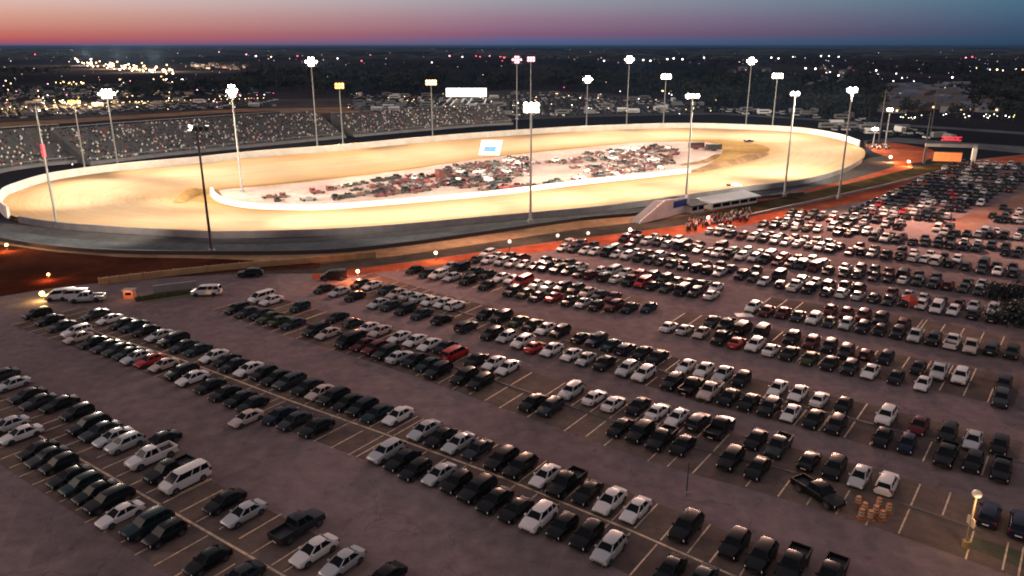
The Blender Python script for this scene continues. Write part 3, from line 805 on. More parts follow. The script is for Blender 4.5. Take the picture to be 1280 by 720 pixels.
for row, L_ in byrow.items():
    L_.sort(key=lambda c: c['u'])
    rn = ROWNAME.get(row, "packed row beyond the sixth")
    n = len(L_)
    desc = {}
    for i, c in enumerate(L_):
        c['i'] = i
        c['nb'] = (cn(L_[i - 1]) if i else None, cn(L_[i + 1]) if i < n - 1 else None)
        desc.setdefault(cn(c), []).append(c)
    trip = {}
    for c in L_: trip.setdefault((cn(c), c['nb']), []).append(c)
    for c in L_:
        if c.get('odd'): c['label'] = c['odd']; continue
        me = cn(c); a, b_ = c['nb']
        if len(desc[me]) == 1: c['label'] = "only %s on the %s" % (me, rn)
        elif c['i'] == 0: c['label'] = "%s at the left end of the %s" % (me, rn)
        elif c['i'] == n - 1: c['label'] = "%s at the right end of the %s" % (me, rn)
        else:
            tr = "%s between %s and %s, %s" % (me, a, b_, rn.replace(" of the ", ", "))
            if len(trip[(me, c['nb'])]) == 1 and len(tr.split()) <= 16: c['label'] = tr
            else: c['label'] = "%s, %s %s from the left, %s" % (me, ORD(desc[me].index(c) + 1), "one" , rn)

# build the 300 nearest as things of their own (parts on the nearer ones)
PARTS_N = 190
for i, c in enumerate(near_cars):
    t, k = c['t'], c['k']; P_ = PROTO[t]
    nm = {'p': "pickup_truck", 'v': "parked_van"}.get(t, "parked_car")
    z = .021
    if i < PARTS_N:
        root = empty(nm, (c['x'], c['y'], z), c['rz'])
        cs = .93 * rnd.uniform(.95, 1.04); root.scale = (cs * rnd.uniform(.97, 1.04), cs, cs * rnd.uniform(.97, 1.04))
        def part(name, me, parent, loc=(0, 0, 0)):
            o = bpy.data.objects.new(name, me); o.parent = parent; o.location = loc; COL.objects.link(o); return o
        part("body", body_mesh(t, k), root); part("window_glass", P_['gm'], root)
        for x, y in P_['wpos']:
            wv = part("wheel", P_['tbm'], root, (x, y, P_['r']))
            if i < 90: part("rim", P_['rbm'], wv)
        for m in P_['hm']: part("headlight", m, root)
        for m in P_['tm']: part("taillight", m, root)
    else:
        root = bpy.data.objects.new(nm, one_mesh(t, k)); COL.objects.link(root)
        root.location = (c['x'], c['y'], z); root.rotation_euler = (0, 0, c['rz'])
        cs = .93 * rnd.uniform(.95, 1.04); root.scale = (cs, cs, cs)
    tag(root, c['label'], {'p': "pickup", 'v': "van"}.get(t, "car"), "cars parked in the lot")

# everything farther off as one mass
mass = MB(); keys = list(PAINT)
mass_mats = [PM[k] for k in keys] + CARM[1:]
for c in far_cars:
    mp = {0: keys.index(c['k'])}
    for j in range(1, 8): mp[j] = len(keys) + j - 1
    n_ = len(mass.v); mass.merge(one_mb(c['t']), (c['x'], c['y'], .03, c['rz']), mp)
    cs = .93 * rnd.uniform(.95, 1.04)
    mass.v[n_:] = [(c['x'] + (x - c['x']) * cs, c['y'] + (y - c['y']) * cs, .03 + (z - .03) * cs) for x, y, z in mass.v[n_:]]
mo = mass.build("distant_parked_cars", mass_mats)
tag(mo, "mass of parked cars filling the farther rows of the lot", "cars", None, 'stuff')

# ---- bay lines and dividing lines
ml = MB(); zl = .034
def ln(p, q, w_, b=ml, z=zl):
    dx, dy = q[0] - p[0], q[1] - p[1]; l = math.hypot(dx, dy) or 1
    nx, ny = -dy / l * w_ / 2, dx / l * w_ / 2
    b.add([(p[0] - nx, p[1] - ny, z), (q[0] - nx, q[1] - ny, z), (q[0] + nx, q[1] + ny, z), (p[0] + nx, p[1] + ny, z)], [(0, 1, 2, 3)])
DIV = {'A': [(-60, 500), (46, 543), (200, 631), (351, 718), (420, 760)], 'B': [(60, 395), (225, 449), (360, 500), (490, 546), (620, 594), (790, 664), (885, 706), (990, 752)],
       'C': [(300, 377), (375, 402), (450, 423), (560, 457), (690, 501), (860, 558), (960, 583), (1100, 622), (1280, 682), (1400, 724)],
       'D': [(440, 350), (520, 376), (600, 397), (720, 430), (830, 465), (900, 486), (1040, 518), (1200, 560), (1290, 582)],
       'E': [(520, 331), (620, 353), (700, 368), (790, 384)], 'F': [(840, 402), (920, 418), (1100, 456), (1290, 494)], 'G': [(950, 382), (1030, 394), (1150, 412), (1290, 442)]}
bays = MB()
for d, poly in DIV.items():
    Gp = [at(*p) for p in poly]
    for (ax, ay), (bx, by) in zip(Gp, Gp[1:]):
        # darker bay ground either side of the divider
        l = math.hypot(bx - ax, by - ay); ux, uy = (bx - ax) / l, (by - ay) / l
    Ls = []
    tot = 0
    for (ax, ay), (bx, by) in zip(Gp, Gp[1:]):
        l = math.hypot(bx - ax, by - ay); s = 0
        while s < l:
            t = s / l; Ls.append((ax + (bx - ax) * t, ay + (by - ay) * t)); s += 2.75
    for i in range(len(Ls) - 1):
        p, q = Ls[i], Ls[i + 1]
        a = math.atan2(q[1] - p[1], q[0] - p[0]); nx, ny = -math.sin(a), math.cos(a)
        a2 = row_angle(p[0]); mx, my = -math.sin(a2), math.cos(a2)
        # worn paint: some marks are shorter or gone
        for s in (-1, 1):
            if rnd.random() < .12 and d in 'CDEFG': continue
            l0, l1 = .3, rnd.uniform(5.1, 5.8)
            if rnd.random() < .25: l0 = rnd.uniform(.3, 2.2)
            ln((p[0] + mx * s * l0, p[1] + my * s * l0), (p[0] + mx * s * l1, p[1] + my * s * l1), .15)
        bays.add([(p[0] - mx * 5.5, p[1] - my * 5.5, .027), (q[0] - mx * 5.5, q[1] - my * 5.5, .027), (q[0] + mx * 5.5, q[1] + my * 5.5, .027), (p[0] + mx * 5.5, p[1] + my * 5.5, .027)], [(0, 1, 2, 3)])
    if d in 'AB':
        for p, q in zip(Gp, Gp[1:]): ln(p, q, .26)
bo = bays.build("parking_bays_pavement", MATS["bay_asphalt"]); bo["kind"] = 'structure'
lo = ml.build("parking_line_markings", line_m); lo["kind"] = 'structure'
for d in 'CD':
    kb = MB(); wall_strip(spline([at(*p) for p in DIV[d]], False, 3), .45, .02, .16, 0, kb)
    ko = kb.build("kerb", mat("dusty_kerb", (.10, .075, .06), .8, noise=(.5, (.05, .037, .03), 4))); ko["kind"] = 'structure'

# ------------------------------------------------------------------ floodlight masts
LIT = mat("floodlight_lens", (.9, .9, .9), .3, emit=(1, .93, .80), estr=60)
LIT_O = mat("sodium_lens", (.9, .6, .3), .3, emit=(1, .50, .14), estr=3.0)
LIT_P = mat("pinkish_lens", (.9, .6, .7), .3, emit=(1, .62, .72), estr=2.0)
LIT_W = mat("warm_lens", (.9, .8, .6), .3, emit=(1, .78, .50), estr=2.4)
HALO_RING = {"floodlight_lens": mat("halo_ring_warm", (.8, .75, .7), .3, emit=(1, .72, .50), estr=1.6), "sodium_lens": mat("halo_ring_orange", (.8, .5, .2), .3, emit=(1, .36, .06), estr=1.6),  # emissive rings added round the lit lenses to imitate their coloured halo
        "pinkish_lens": mat("halo_ring_pink", (.8, .4, .5), .3, emit=(1, .16, .30), estr=1.4), "warm_lens": mat("halo_ring_amber", (.8, .6, .3), .3, emit=(1, .52, .20), estr=1.5), "unlit_lens": steel}
UNLIT = mat("unlit_lens", (.25, .25, .27), .2)
def spot(loc, tgt, power, ang, color=(1, .86, .64), blend=.7, size=1.5):
    l = bpy.data.lights.new("floodlight_beam", 'SPOT'); l.energy = power; l.spot_size = R(ang); l.spot_blend = blend
    l.color = color; l.shadow_soft_size = size
    o = bpy.data.objects.new("floodlight_beam", l); o.location = loc
    d = Vector(loc) - Vector(tgt)
    o.rotation_euler = d.to_track_quat('Z', 'Y').to_euler()
    COL.objects.link(o); return o
def point(loc, power, color, size=.3):
    l = bpy.data.lights.new("lamp_light", 'POINT'); l.energy = power; l.color = color; l.shadow_soft_size = size
    o = bpy.data.objects.new("lamp_light", l); o.location = loc; COL.objects.link(o); return o

def lamp_mb():
    h = MB(); h.tube((0, -.42, 0), (0, .26, 0), .30, .52, 12, 0)
    ring_ = lambda r, y: [(r * math.cos(a * math.pi / 6), y, r * math.sin(a * math.pi / 6)) for a in range(12)]
    h.add(ring_(.5, .30), [tuple(range(11, -1, -1))], 1)
    h.add(ring_(.5, .28) + ring_(.74, .40), [(a, (a + 1) % 12, 12 + (a + 1) % 12, 12 + a) for a in range(12)], 2)  # flared ring that carries the imitated halo glow
    return h
LAMPMESH = {}
MASTS = []
def lampmesh(lens, both):
    k = (lens.name, both)
    if k not in LAMPMESH:
        h = lamp_mb()
        if both: h.add([(.42 * math.cos(a * math.pi / 6), -.43, .42 * math.sin(a * math.pi / 6)) for a in range(12)], [tuple(range(12))], 1)
        LAMPMESH[k] = h.mesh("floodlight", [darksteel, lens, HALO_RING.get(lens.name, HALO_RING["floodlight_lens"])])
    return LAMPMESH[k]
def mast(bx, by, ty, tgt, lens, label, both=False, nx=4, nz=2, power=0, ang=70, dark=False, pw=.8, tint=(1, .87, .68), hs=1.0):
    x, y = at(bx, by)
    zt = top_z(bx, by, ty)
    tx, ty_ = at(*tgt)
    rz = math.atan2(ty_ - y, tx - x) - math.pi / 2
    root = empty("floodlight_mast", (x, y, 0), rz)
    tag(root, label, "floodlight mast", "floodlight masts round the track")
    pm = darksteel if dark else steel
    b = MB(); b.tube((0, 0, 0), (0, 0, zt - .3), .42 * pw, .24 * pw, 10); b.build("pole", pm, root, 40)
    b = MB(); b.tube((0, 0, 0), (0, 0, .9), .75, .7, 10); b.build("footing", greyc, root)
    hw = (nx - 1) * .67 + .6
    b = MB()
    for j in range(nz): b.box(-hw, hw, -.12, .12, zt - j * 1.26 - .78, zt - j * 1.26 - .66)
    b.box(-.1, .1, -.1, .1, zt - nz * 1.15, zt + .1)
    b.build("crossarm", pm, root)
    for j in range(nz):
        for i in range(nx):
            if nz >= 2 and nx >= 4 and nz == 3 and j in (0, 2) and i in (0, nx - 1): continue
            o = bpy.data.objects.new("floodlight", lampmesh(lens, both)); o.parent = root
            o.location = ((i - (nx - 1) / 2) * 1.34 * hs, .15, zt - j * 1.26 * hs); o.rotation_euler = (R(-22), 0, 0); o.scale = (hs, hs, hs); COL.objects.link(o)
    if power and len(MASTS) >= 18: spot((x, y - 1.2, zt), (tx, ty_, 0), power, ang, tint)
    MASTS.append((x, y, zt, tint))
KW = 350e3
mast(663, 278, 131, (700, 228), LIT, "tall floodlight mast at the near wall in the middle of the near straight", True, 3, 2, KW * 2.4, 84, hs=1.0)
mast(857, 252, 120, (790, 215), LIT, "floodlight mast standing beside the white roofed stand", True, 3, 1, KW * .7, 76)
mast(265, 316, 160, (430, 236), UNLIT, "dark thin floodlight mast by the left end of the tan board fence", False, 4, 1, KW * 1.5, 62, True)
mast(72, 285, 131, (190, 236), UNLIT, "floodlight mast at the near left curve with a red band of light halfway up", False, 3, 1, KW * 1.3, 66)
mast(107, 216, 127, (160, 245), LIT_O, "shorter floodlight mast behind the left end of the far wall", True, 3, 1, KW * .35, 60)
mast(148, 211, 113, (170, 255), LIT, "large bright floodlight mast above the left curve", True, 5, 3, KW * 1.5, 80, hs=.85)
mast(303, 241, 108, (430, 245), LIT, "bright floodlight mast standing inside the left end of the infield", True, 4, 3, KW * 1.0, 92)
mast(397, 184, 73, (420, 235), LIT, "tallest floodlight mast above the left part of the far wall", True, 4, 3, KW * 1.3, 75)
mast(429, 181, 105, (470, 230), LIT_O, "floodlight mast with orange sodium lamps on the far wall", True, 3, 2, KW * .5, 75, tint=(1, .66, .34))
mast(541, 172, 101, (540, 225), LIT_W, "floodlight mast with warm lamps left of the infield screen", True, 4, 2, KW * .9, 75)
mast(646, 163, 71, (610, 215), LIT_P, "left one of the two neighbouring tall masts with pink glow", True, 4, 3, KW * 1.2, 70)
mast(663, 163, 72, (700, 215), LIT_P, "right one of the two neighbouring tall masts with pink glow", True, 3, 2, KW * .5, 70)
mast(733, 159, 96, (730, 205), LIT, "mid height floodlight mast between the paired tall masts and the far curve", True, 4, 3, KW * .9, 75)
mast(783, 158, 71, (790, 215), LIT, "tall floodlight mast behind the crowded part of the infield", True, 4, 3, KW * 1.2, 72)
mast(829, 158, 94, (840, 200), LIT, "mid height floodlight mast above the right end of the infield", True, 4, 2, KW * .9, 75)
mast(932, 159, 73, (920, 215), LIT, "tallest floodlight mast at the right curve", True, 4, 3, KW * 1.3, 78)
mast(965, 163, 93, (960, 200), LIT, "floodlight mast just right of the tallest one at the right curve", True, 4, 2, KW * .9, 80)
mast(980, 246, 117, (930, 196), LIT, "floodlight mast between the grey pavilion and the rightmost tall mast", True, 2, 1, KW * .9, 74)
mast(1048, 249, 112, (990, 192), LIT, "rightmost tall floodlight mast beside the right curve of the track", True, 2, 1, KW * .9, 74)
# aimed beams: mast number, aim point on the clay (x, y), kilowatts
for i_, tx_, ty__, kw_ in ((0, -25.6, 207.4, 187), (0, 4.7, 299.9, 135), (1, -19.8, 217.1, 381), (1, -4.8, 312.3, 388), (1, 50.2, 327.1, 345), (1, 105.2, 312.3, 180), (2, -126.0, 195.1, 441), (2, -100.3, 220.7, 175), (2, -65.3, 195.1, 113), (2, -30.3, 220.7, 329), (2, 29.9, 215.1, 276), (3, -147.4, 244.3, 273), (3, -57.4, 278.9, 625), (3, -17.2, 238.7, 258), (4, -116.3, 208.7, 375), (4, -116.3, 269.3, 163), (4, -56.0, 324.3, 68), (4, -41.3, 269.3, 451), (5, -48.9, 333.5, 440), (6, -27.7, 326.1, 311), (6, 12.6, 285.9, 397), (7, 8.9, 285.7, 645), (7, 23.6, 340.7, 395), (8, -76.8, 314.2, 249), (8, 33.2, 349.2, 355), (9, 56.4, 322.6, 392), (10, 57.6, 315.6, 511), (12, 41.2, 392.5, 238), (12, 136.4, 372.5, 452), (13, 63.9, 321.9, 497), (13, 118.9, 336.6, 523), (15, 129.2, 317.5, 288), (15, 129.2, 357.5, 234), (16, 83.4, 315.6, 134), (16, 138.4, 340.9, 204), (17, -28.8, 224.4, 727), (17, 81.2, 334.4, 209), (17, 136.2, 319.7, 245), (18, 35.3, 255.7, 479), (18, 95.9, 330.7, 531)):
    mx_, my_, mz_, tn_ = MASTS[i_]
    d_ = math.hypot(tx_ - mx_, ty__ - my_)
    spot((mx_ + (tx_ - mx_) / d_ * 1.4, my_ + (ty__ - my_) / d_ * 1.4, mz_), (tx_, ty__, 0), kw_ * 860, 72, tn_, 1.0, 1.2)
# lamps of the near masts that face the lot
for i_, px_, py_, kw_ in ((0, 600, 350, 170), (1, 800, 335, 190), (17, 960, 330, 210), (18, 1150, 320, 330), (18, 1250, 290, 260)):
    mx_, my_, mz_, tn_ = MASTS[i_]; q_ = at(px_, py_)
    spot((mx_, my_ - 1.4, mz_), (q_[0], q_[1], 0), kw_ * 1050, 84, (1, .52, .37), 1.0, 1.0)
# red glowing band halfway up the left mast
for o_ in list(COL.objects):
    if o_.name.startswith("floodlight_mast") and "red band" in o_.get("label", ""):
        b = MB(); b.tube((0, 0, 17.5), (0, 0, 20.5), .5, .48, 10); b.build("red_light_band", mat("red_band", (.5, .05, .06), .4, emit=(1, .10, .12), estr=.7), o_, 40)
# two low masts by the clay yard
mast(1106, 184, 137, (1060, 190), LIT, "short white mast with two lamps by the red clay yard", True, 2, 1, KW * .15, 90)
mast(1091, 184, 161, (1060, 190), LIT, "shortest white mast at the right tip of the track", True, 2, 1, KW * .06, 90)

def small_post(px, py, ty, lens, label, cat="lamp post", r=.35, light=0, color=(1, .8, .5), name="lamp_post", group=None, pr=.09):
    x, y = at(px, py); zt = top_z(px, py, ty)
    root = empty(name, (x, y, 0)); tag(root, label, cat, group)
    b = MB(); b.tube((0, 0, 0), (0, 0, max(.2, zt - r)), pr, pr * .7, 8); b.build("post", darksteel, root)
    b = MB(); b.ball((0, 0, zt), r, 8, 6); b.build("lamp_head", lens, root, 60)
    if light: point((x, y - r - .3, zt + .1), light, color, .25)
    return root
small_post(54, 375, 367, mat("yellow_lens", (.9, .8, .3), .3, emit=(1, .72, .16), estr=14), "small lamp post with a yellow light at the left edge of the lot", r=.42, light=900, color=(1, .65, .2))
small_post(62, 350, 343, LIT_O, "small orange lamp glowing on the dark clay slope", r=.30, light=1500, color=(1, .25, .06))
small_post(10, 314, 306, LIT_O, "small orange lamp at the foot of the left curve", r=.36, light=2500, color=(1, .36, .10))
small_post(448, 352, 339, LIT_O, "orange lamp glowing at the left end of the short fifth row", r=.34, light=4200, color=(1, .28, .12))
small_post(545, 326, 316, LIT_W, "small post with a yellow light on the grey verge", r=.38, light=500, color=(1, .7, .3))
for px, ty in ((637, 302), (697, 294.5), (735, 291.5)):
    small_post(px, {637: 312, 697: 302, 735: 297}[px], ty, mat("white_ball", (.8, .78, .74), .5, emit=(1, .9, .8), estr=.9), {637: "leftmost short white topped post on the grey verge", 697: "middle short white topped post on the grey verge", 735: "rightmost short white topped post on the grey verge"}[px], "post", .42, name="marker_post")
small_post(787, 300, 287, LIT_P, "short lamp post with pinkish light at the left end of a packed row", r=.42, light=1800, color=(1, .25, .2))
small_post(884, 284, 272, LIT_P, "short lamp post with red light beside the crowd behind the stands", r=.42, light=900, color=(1, .22, .15))
small_post(1135, 208, 202, LIT_W, "small warm lamp at the lower corner of the red clay yard", r=.55, light=7000, color=(1, .5, .2))
small_post(1112, 203, 196, LIT_W, "small warm lamp on the left side of the red clay yard", r=.55, light=9000, color=(1, .45, .2))
# lamp post over the empty bays at the right front
x, y = at(1207, 684); zt = top_z(1207, 684, 613)
root = empty("lamp_post", (x, y, 0)); tag(root, "tan lamp post with a round pale head over the empty bays at the right", "lamp post")
tanp = mat("tan_pole", (.24, .18, .11), .6)
b = MB(); b.tube((0, 0, 0), (0, 0, zt - .4), .13, .09, 10); b.build("pole", tanp, root, 40)
b = MB(); b.tube((0, 0, 0), (0, 0, .7), .36, .34, 12); b.build("footing", mat("yellow_footing", (.25, .17, .05), .7), root, 40)
b = MB(); b.ball((0, 0, zt - .35), .42, 12, 8, 0, .8); b.build("lamp_globe", mat("globe", (.5, .42, .32), .4, emit=(1, .72, .45), estr=.12), root, 60)
b = MB(); b.box(-.06, .06, -.5, .5, 2.3, 3.1); b.build("notice_plate", mat("tan_plate", (.5, .4, .25), .6), root)
point((x, y - 1.2, zt - 1.3), 420, (1, .62, .33), .3)
# slim dark pole
x, y = at(858, 618); zt = top_z(858, 618, 577)
root = empty("slim_post", (x, y, 0)); tag(root, "slim dark unlit post standing in the aisle of the second double row", "post")
b = MB(); b.tube((0, 0, 0), (0, 0, zt), .07, .05, 8); b.build("post", darksteel, root)
b = MB(); b.tube((0, 0, 0), (0, 0, .3), .2, .18, 8); b.build("footing", greyc, root)

# orange barrels by the crooked pickup
org = mat("orange_plastic", (.28, .10, .03), .6); wht = mat("white_band", (.42, .34, .26), .6)
bm_ = MB(); bm_.tube((0, 0, .05), (0, 0, 1.0), .29, .23, 14); bm_.box(-.36, .36, -.36, .36, 0, .06)
bw = MB(); bw.tube((0, 0, .35), (0, 0, .5), .275, .265, 14); bw.tube((0, 0, .65), (0, 0, .8), .262, .252, 14)
me1, me2 = bm_.mesh("barrel", [org], 40), bw.mesh("white_band", [wht], 40)
BS = sorted([(1072, 632), (1080, 640), (1076, 648), (1087, 650), (1094, 644), (1102, 650), (1110, 641), (1098, 634)])
for i, (px, py) in enumerate(BS):
    x, y = at(px, py)
    root = bpy.data.objects.new("traffic_barrel", me1); COL.objects.link(root); root.location = (x, y, .027)
    o = bpy.data.objects.new("white_band", me2); o.parent = root; COL.objects.link(o)
    tag(root, "orange traffic barrel, %s from the left in the ring on the empty bays" % ORD(i + 1), "traffic barrel", "orange barrels on the empty bays")
point((*at(1092, 641), 2.6), 36, (1, .45, .16), .3)

# stray vehicles at the track edge of the lot
def stray(px, py, t, k, rz, label):
    x, y = at(px, py, .8)
    nm = {'p': "pickup_truck", 'v': "parked_van"}.get(t, "parked_car")
    P_ = PROTO[t]
    root = empty(nm, (x, y, .06), rz)
    for name, me in (("body", body_mesh(t, k)), ("window_glass", P_['gm'])):
        o = bpy.data.objects.new(name, me); o.parent = root; COL.objects.link(o)
    for wx, wy in P_['wpos']:
        o = bpy.data.objects.new("wheel", P_['tbm']); o.parent = root; o.location = (wx, wy, P_['r']); COL.objects.link(o)
    for m in P_['hm']: o = bpy.data.objects.new("headlight", m); o.parent = root; COL.objects.link(o)
    for m in P_['tm']: o = bpy.data.objects.new("taillight", m); o.parent = root; COL.objects.link(o)
    tag(root, label, {'p': "pickup", 'v': "van"}.get(t, "car"), "vehicles at the track edge of the lot")
stray(76, 369, 'v', 'W', R(200), "white van beside the yellow lamp at the left edge of the lot")
stray(93, 369, 'v', 'W', R(185), "white van just right of its twin near the yellow lamp")
stray(109, 372, 'p', 'G', R(190), "silver pickup at the right end of the white vans")
stray(258, 364, 'v', 'W', R(185), "white van with an orange glow at its nose by the grass island")
stray(417, 345, 'v', 'K', R(192), "long black van alone near the orange lamp")
stray(313, 341, 'u', 'K', R(190), "dark suv parked against the tan board fence")
point((*at(262, 371), .9), 300, (1, .5, .15), .2)
sheet("grass_island_ground", [at(*p) for p in [(166, 371), (196, 364), (246, 361), (250, 366), (238, 372), (180, 379)]], .05, mat("island_soil", (.05, .045, .02), .9))
b = MB()
for i in range(900):
    t, s = random.random(), random.random()
    px = 170 + 76 * t; py = (373.5 - 9.5 * t) + s * 5.2 * (1 - .4 * t) - 1
    x, y = at(px, py); a = random.random() * 3.14; h = random.uniform(.15, .5); w_ = random.uniform(.1, .3)
    b.add([(x - w_ * math.cos(a), y - w_ * math.sin(a), .05), (x + w_ * math.cos(a), y + w_ * math.sin(a), .05), (x + .1, y, .05 + h)], [(0, 1, 2)])
tag(b.build("grass", mat("island_grass", (.07, .075, .02), .9)), "olive grass island at the track edge of the lot", "grass", None, 'stuff')
b = MB(); wall_strip([at(*p) for p in [(192, 366.5), (215, 363.5), (246, 360)]], .5, 0, 1.4, 0, b)
tag(b.build("barrier_wall", greyc), "short grey barrier along the grass island", "barrier")
b = MB(); x, y = at(163, 373); b.box(x - .9, x + .9, y - .6, y + .6, .02, 1.6, 0, .05)
kio = b.build("ticket_booth", mat("salmon_panel", (.7, .25, .13), .6)); tag(kio, "small salmon ticket booth beside the grass island", "booth")
b = MB(); b.box(x - 1.05, x + 1.05, y - .75, y + .75, 1.6, 1.75); b.build("roof", greyc, kio)
b = MB(); b.box(x - .5, x + .5, y - .63, y - .58, .8, 1.3); b.build("window", glass, kio)
point((x, y - 1.6, 1.9), 120, (1, .45, .2), .2)
# dark grass strip under the right kerb
ribbon("verge_soil", [(1214, 670), (1290, 694)], [(1214, 686), (1290, 716)], .03, mat("verge_soil", (.028, .03, .012), .9, noise=(.6, (.05, .045, .02), 4)))

# white pad on the aisle
b = MB(); x, y = at(930, 394.5); b.box(x - 1.4, x + 1.4, y - .9, y + .9, .022, .12)
tag(b.build("white_mat", conc), "small white mat lying on the aisle above the right fifth row", "mat")
# red canopy tent
x, y = at(1135, 385.5)
root = empty("canopy_tent", (x, y, 0), R(20)); root.scale = (.74, .74, .8); tag(root, "red pyramid canopy tent standing in the right sixth row", "tent")
b = MB()
for sx_ in (-1, 1):
    for sy_ in (-1, 1): b.tube((1.15 * sx_, 1.15 * sy_, 0), (1.15 * sx_, 1.15 * sy_, 2.1), .05, .05, 6)
b.build("frame", steel, root)
b = MB(); q = 1.3
b.add([(-q, -q, 2.0), (q, -q, 2.0), (q, q, 2.0), (-q, q, 2.0), (0, 0, 3.3)], [(0, 1, 4), (1, 2, 4), (2, 3, 4), (3, 0, 4)])
b.add([(-q, -q, 1.0), (q, -q, 1.0), (q, -q, 2.0), (-q, -q, 2.0)], [(0, 1, 2, 3)])
b.build("canopy", mat("red_canvas", (.50, .05, .028), .75), root)

# ------------------------------------------------------------------ grandstands and crowd
def person(b, x, y, z, rz, mi, hm, h=1.0):
    c, s = math.cos(rz), math.sin(rz)
    def T(p): return (x + p[0] * c - p[1] * s, y + p[0] * s + p[1] * c, z + p[2] * h)
    a, d = .26, .17
    v = [(-a * .8, -d, 0), (a * .8, -d, 0), (a * .8, d, 0), (-a * .8, d, 0), (-a, -d, .62), (a, -d, .62), (a, d, .62), (-a, d, .62)]
    b.add([T(p) for p in v], [(4, 5, 6, 7), (0, 1, 5, 4), (1, 2, 6, 5), (2, 3, 7, 6), (3, 0, 4, 7)], mi)
    r = .12; hz = .80
    v = [(-r, 0, hz), (0, -r, hz), (r, 0, hz), (0, r, hz), (0, 0, hz + .16), (0, 0, hz - .16)]
    b.add([T(p) for p in v], [(0, 1, 4), (1, 2, 4), (2, 3, 4), (3, 0, 4), (1, 0, 5), (2, 1, 5), (3, 2, 5), (0, 3, 5)], hm)
CLOTH = [mat("cloth_dark", (.02, .022, .026), .9), mat("cloth_grey", (.12, .12, .125), .9), mat("cloth_white", (.85, .82, .76), .9), mat("cloth_blue", (.04, .07, .16), .9),
         mat("cloth_red", (.4, .04, .03), .9), mat("cloth_tan", (.40, .30, .2), .9), mat("skin", (.42, .27, .19), .7)]
crowd = MB()
def grandstand(base, rows, tread, rise, label, fill=.42):
    P = spline([at(*p) for p in base], False, 5)
    n = len(P); N = []
    for i in range(n):
        p = P[max(i - 1, 0)]; q = P[min(i + 1, n - 1)]
        dx, dy = q[0] - p[0], q[1] - p[1]; l = math.hypot(dx, dy)
        N.append((-dy / l, dx / l))           # away from the track (left of direction of travel)
    root = empty("grandstand", (0, 0, 0)); tag(root, label, "grandstand", "grandstands behind the far wall")
    b = MB(); vs = []; fs = []
    prof = [(0, 0), (0, 1.4)]
    for r in range(rows): prof += [((r + 1) * tread, 1.4 + r * rise), ((r + 1) * tread, 1.4 + (r + 1) * rise)]
    prof += [(rows * tread + 1.2, 1.4 + rows * rise), (rows * tread + 1.2, 0)]
    m = len(prof)
    for (x, y), (nx, ny) in zip(P, N):
        vs += [(x + nx * d, y + ny * d, z) for d, z in prof]
    for i in range(n - 1):
        for k in range(m - 1):
            a = i * m + k; fs.append((a, a + m, a + m + 1, a + 1))
    fs += [tuple(range(m)), tuple(range(n * m - 1, (n - 1) * m - 1, -1))]
    b.add(vs, fs)
    b.build("seating_terrace", mat("terrace_concrete", (.06, .058, .06), .85, noise=(.4, (.10, .095, .095), 4)), root)
    for nm, d, z in (("front_rail", -.3, 1.4), ("back_rail", rows * tread + .9, 1.4 + rows * rise)):
        b = MB(); Q = [(x + nx * d, y + ny * d) for (x, y), (nx, ny) in zip(P, N)]
        wall_strip(Q, .12, z + .75, z + 1.0, 0, b)
        for (x, y) in Q[::2]: b.box(x - .08, x + .08, y - .08, y + .08, 0, z + .9)
        b.build(nm, steel, root)
    b = MB(); Q = [(x + nx * -1.2, y + ny * -1.2) for (x, y), (nx, ny) in zip(P, N)]
    wall_strip(Q, 1.6, 0, 1.2, 0, b); b.build("front_walkway", greyc, root)
    for i in range(n - 1):
        (x0, y0), (x1, y1) = P[i], P[i + 1]; l = math.hypot(x1 - x0, y1 - y0); k = int(l / .62)
        nx, ny = N[i]; rz = math.atan2(ny, nx) + math.pi / 2
        for r in range(rows):
            blk = .5 + .5 * math.sin(i * .9 + r * .21) + .25 * math.sin(r * 1.3 + i * .37)
            for j in range(k):
                if random.random() > fill * (.55 + .5 * blk): continue
                if (j + i * k) % 22 < 2: continue
                t = (j + .5) / k; d = (r + .45) * tread
                m_ = random.choices(range(6), (6, 3, 3.2, 1.5, .7, 1.5))[0]
                person(crowd, x0 + (x1 - x0) * t + nx * d, y0 + (y1 - y0) * t + ny * d, 1.4 + r * rise, rz + random.uniform(-.4, .4), m_, 6, random.uniform(.9, 1.1))
grandstand([(-70, 236), (-30, 224), (0, 215), (50, 207.5), (98, 203)], 24, .95, .44, "grandstand curving round the far left end of the track")
grandstand([(110, 206), (180, 197.5), (250, 190), (320, 183), (430, 172)], 24, .95, .42, "longest grandstand behind the left part of the far wall")
grandstand([(442, 171), (520, 164), (600, 157.5), (640, 155.5)], 20, .95, .40, "grandstand behind the far wall left of the paired masts")
# people behind the near stands
for i in range(120):
    t = random.random(); px = 858 + 80 * t; py = 287 - 14 * t + random.uniform(-7, 4)
    x, y = at(px, py)
    person(crowd, x, y, .85, random.random() * 6, random.choices(range(6), (6, 3, .8, 1, 1, 3))[0], 6, 1.0)
    crowd.tube((x, y, .04), (x, y, .86), .13, .17, 5, 0)
for i in range(40):
    px = random.uniform(1080, 1112); py = 183 + random.uniform(0, 5); x, y = at(px, py)
    person(crowd, x, y, .85, random.random() * 6, random.choices(range(6), (4, 2, 3, 1, 1, 3))[0], 6, 1.0)
    crowd.tube((x, y, .04), (x, y, .86), .13, .17, 5, 0)

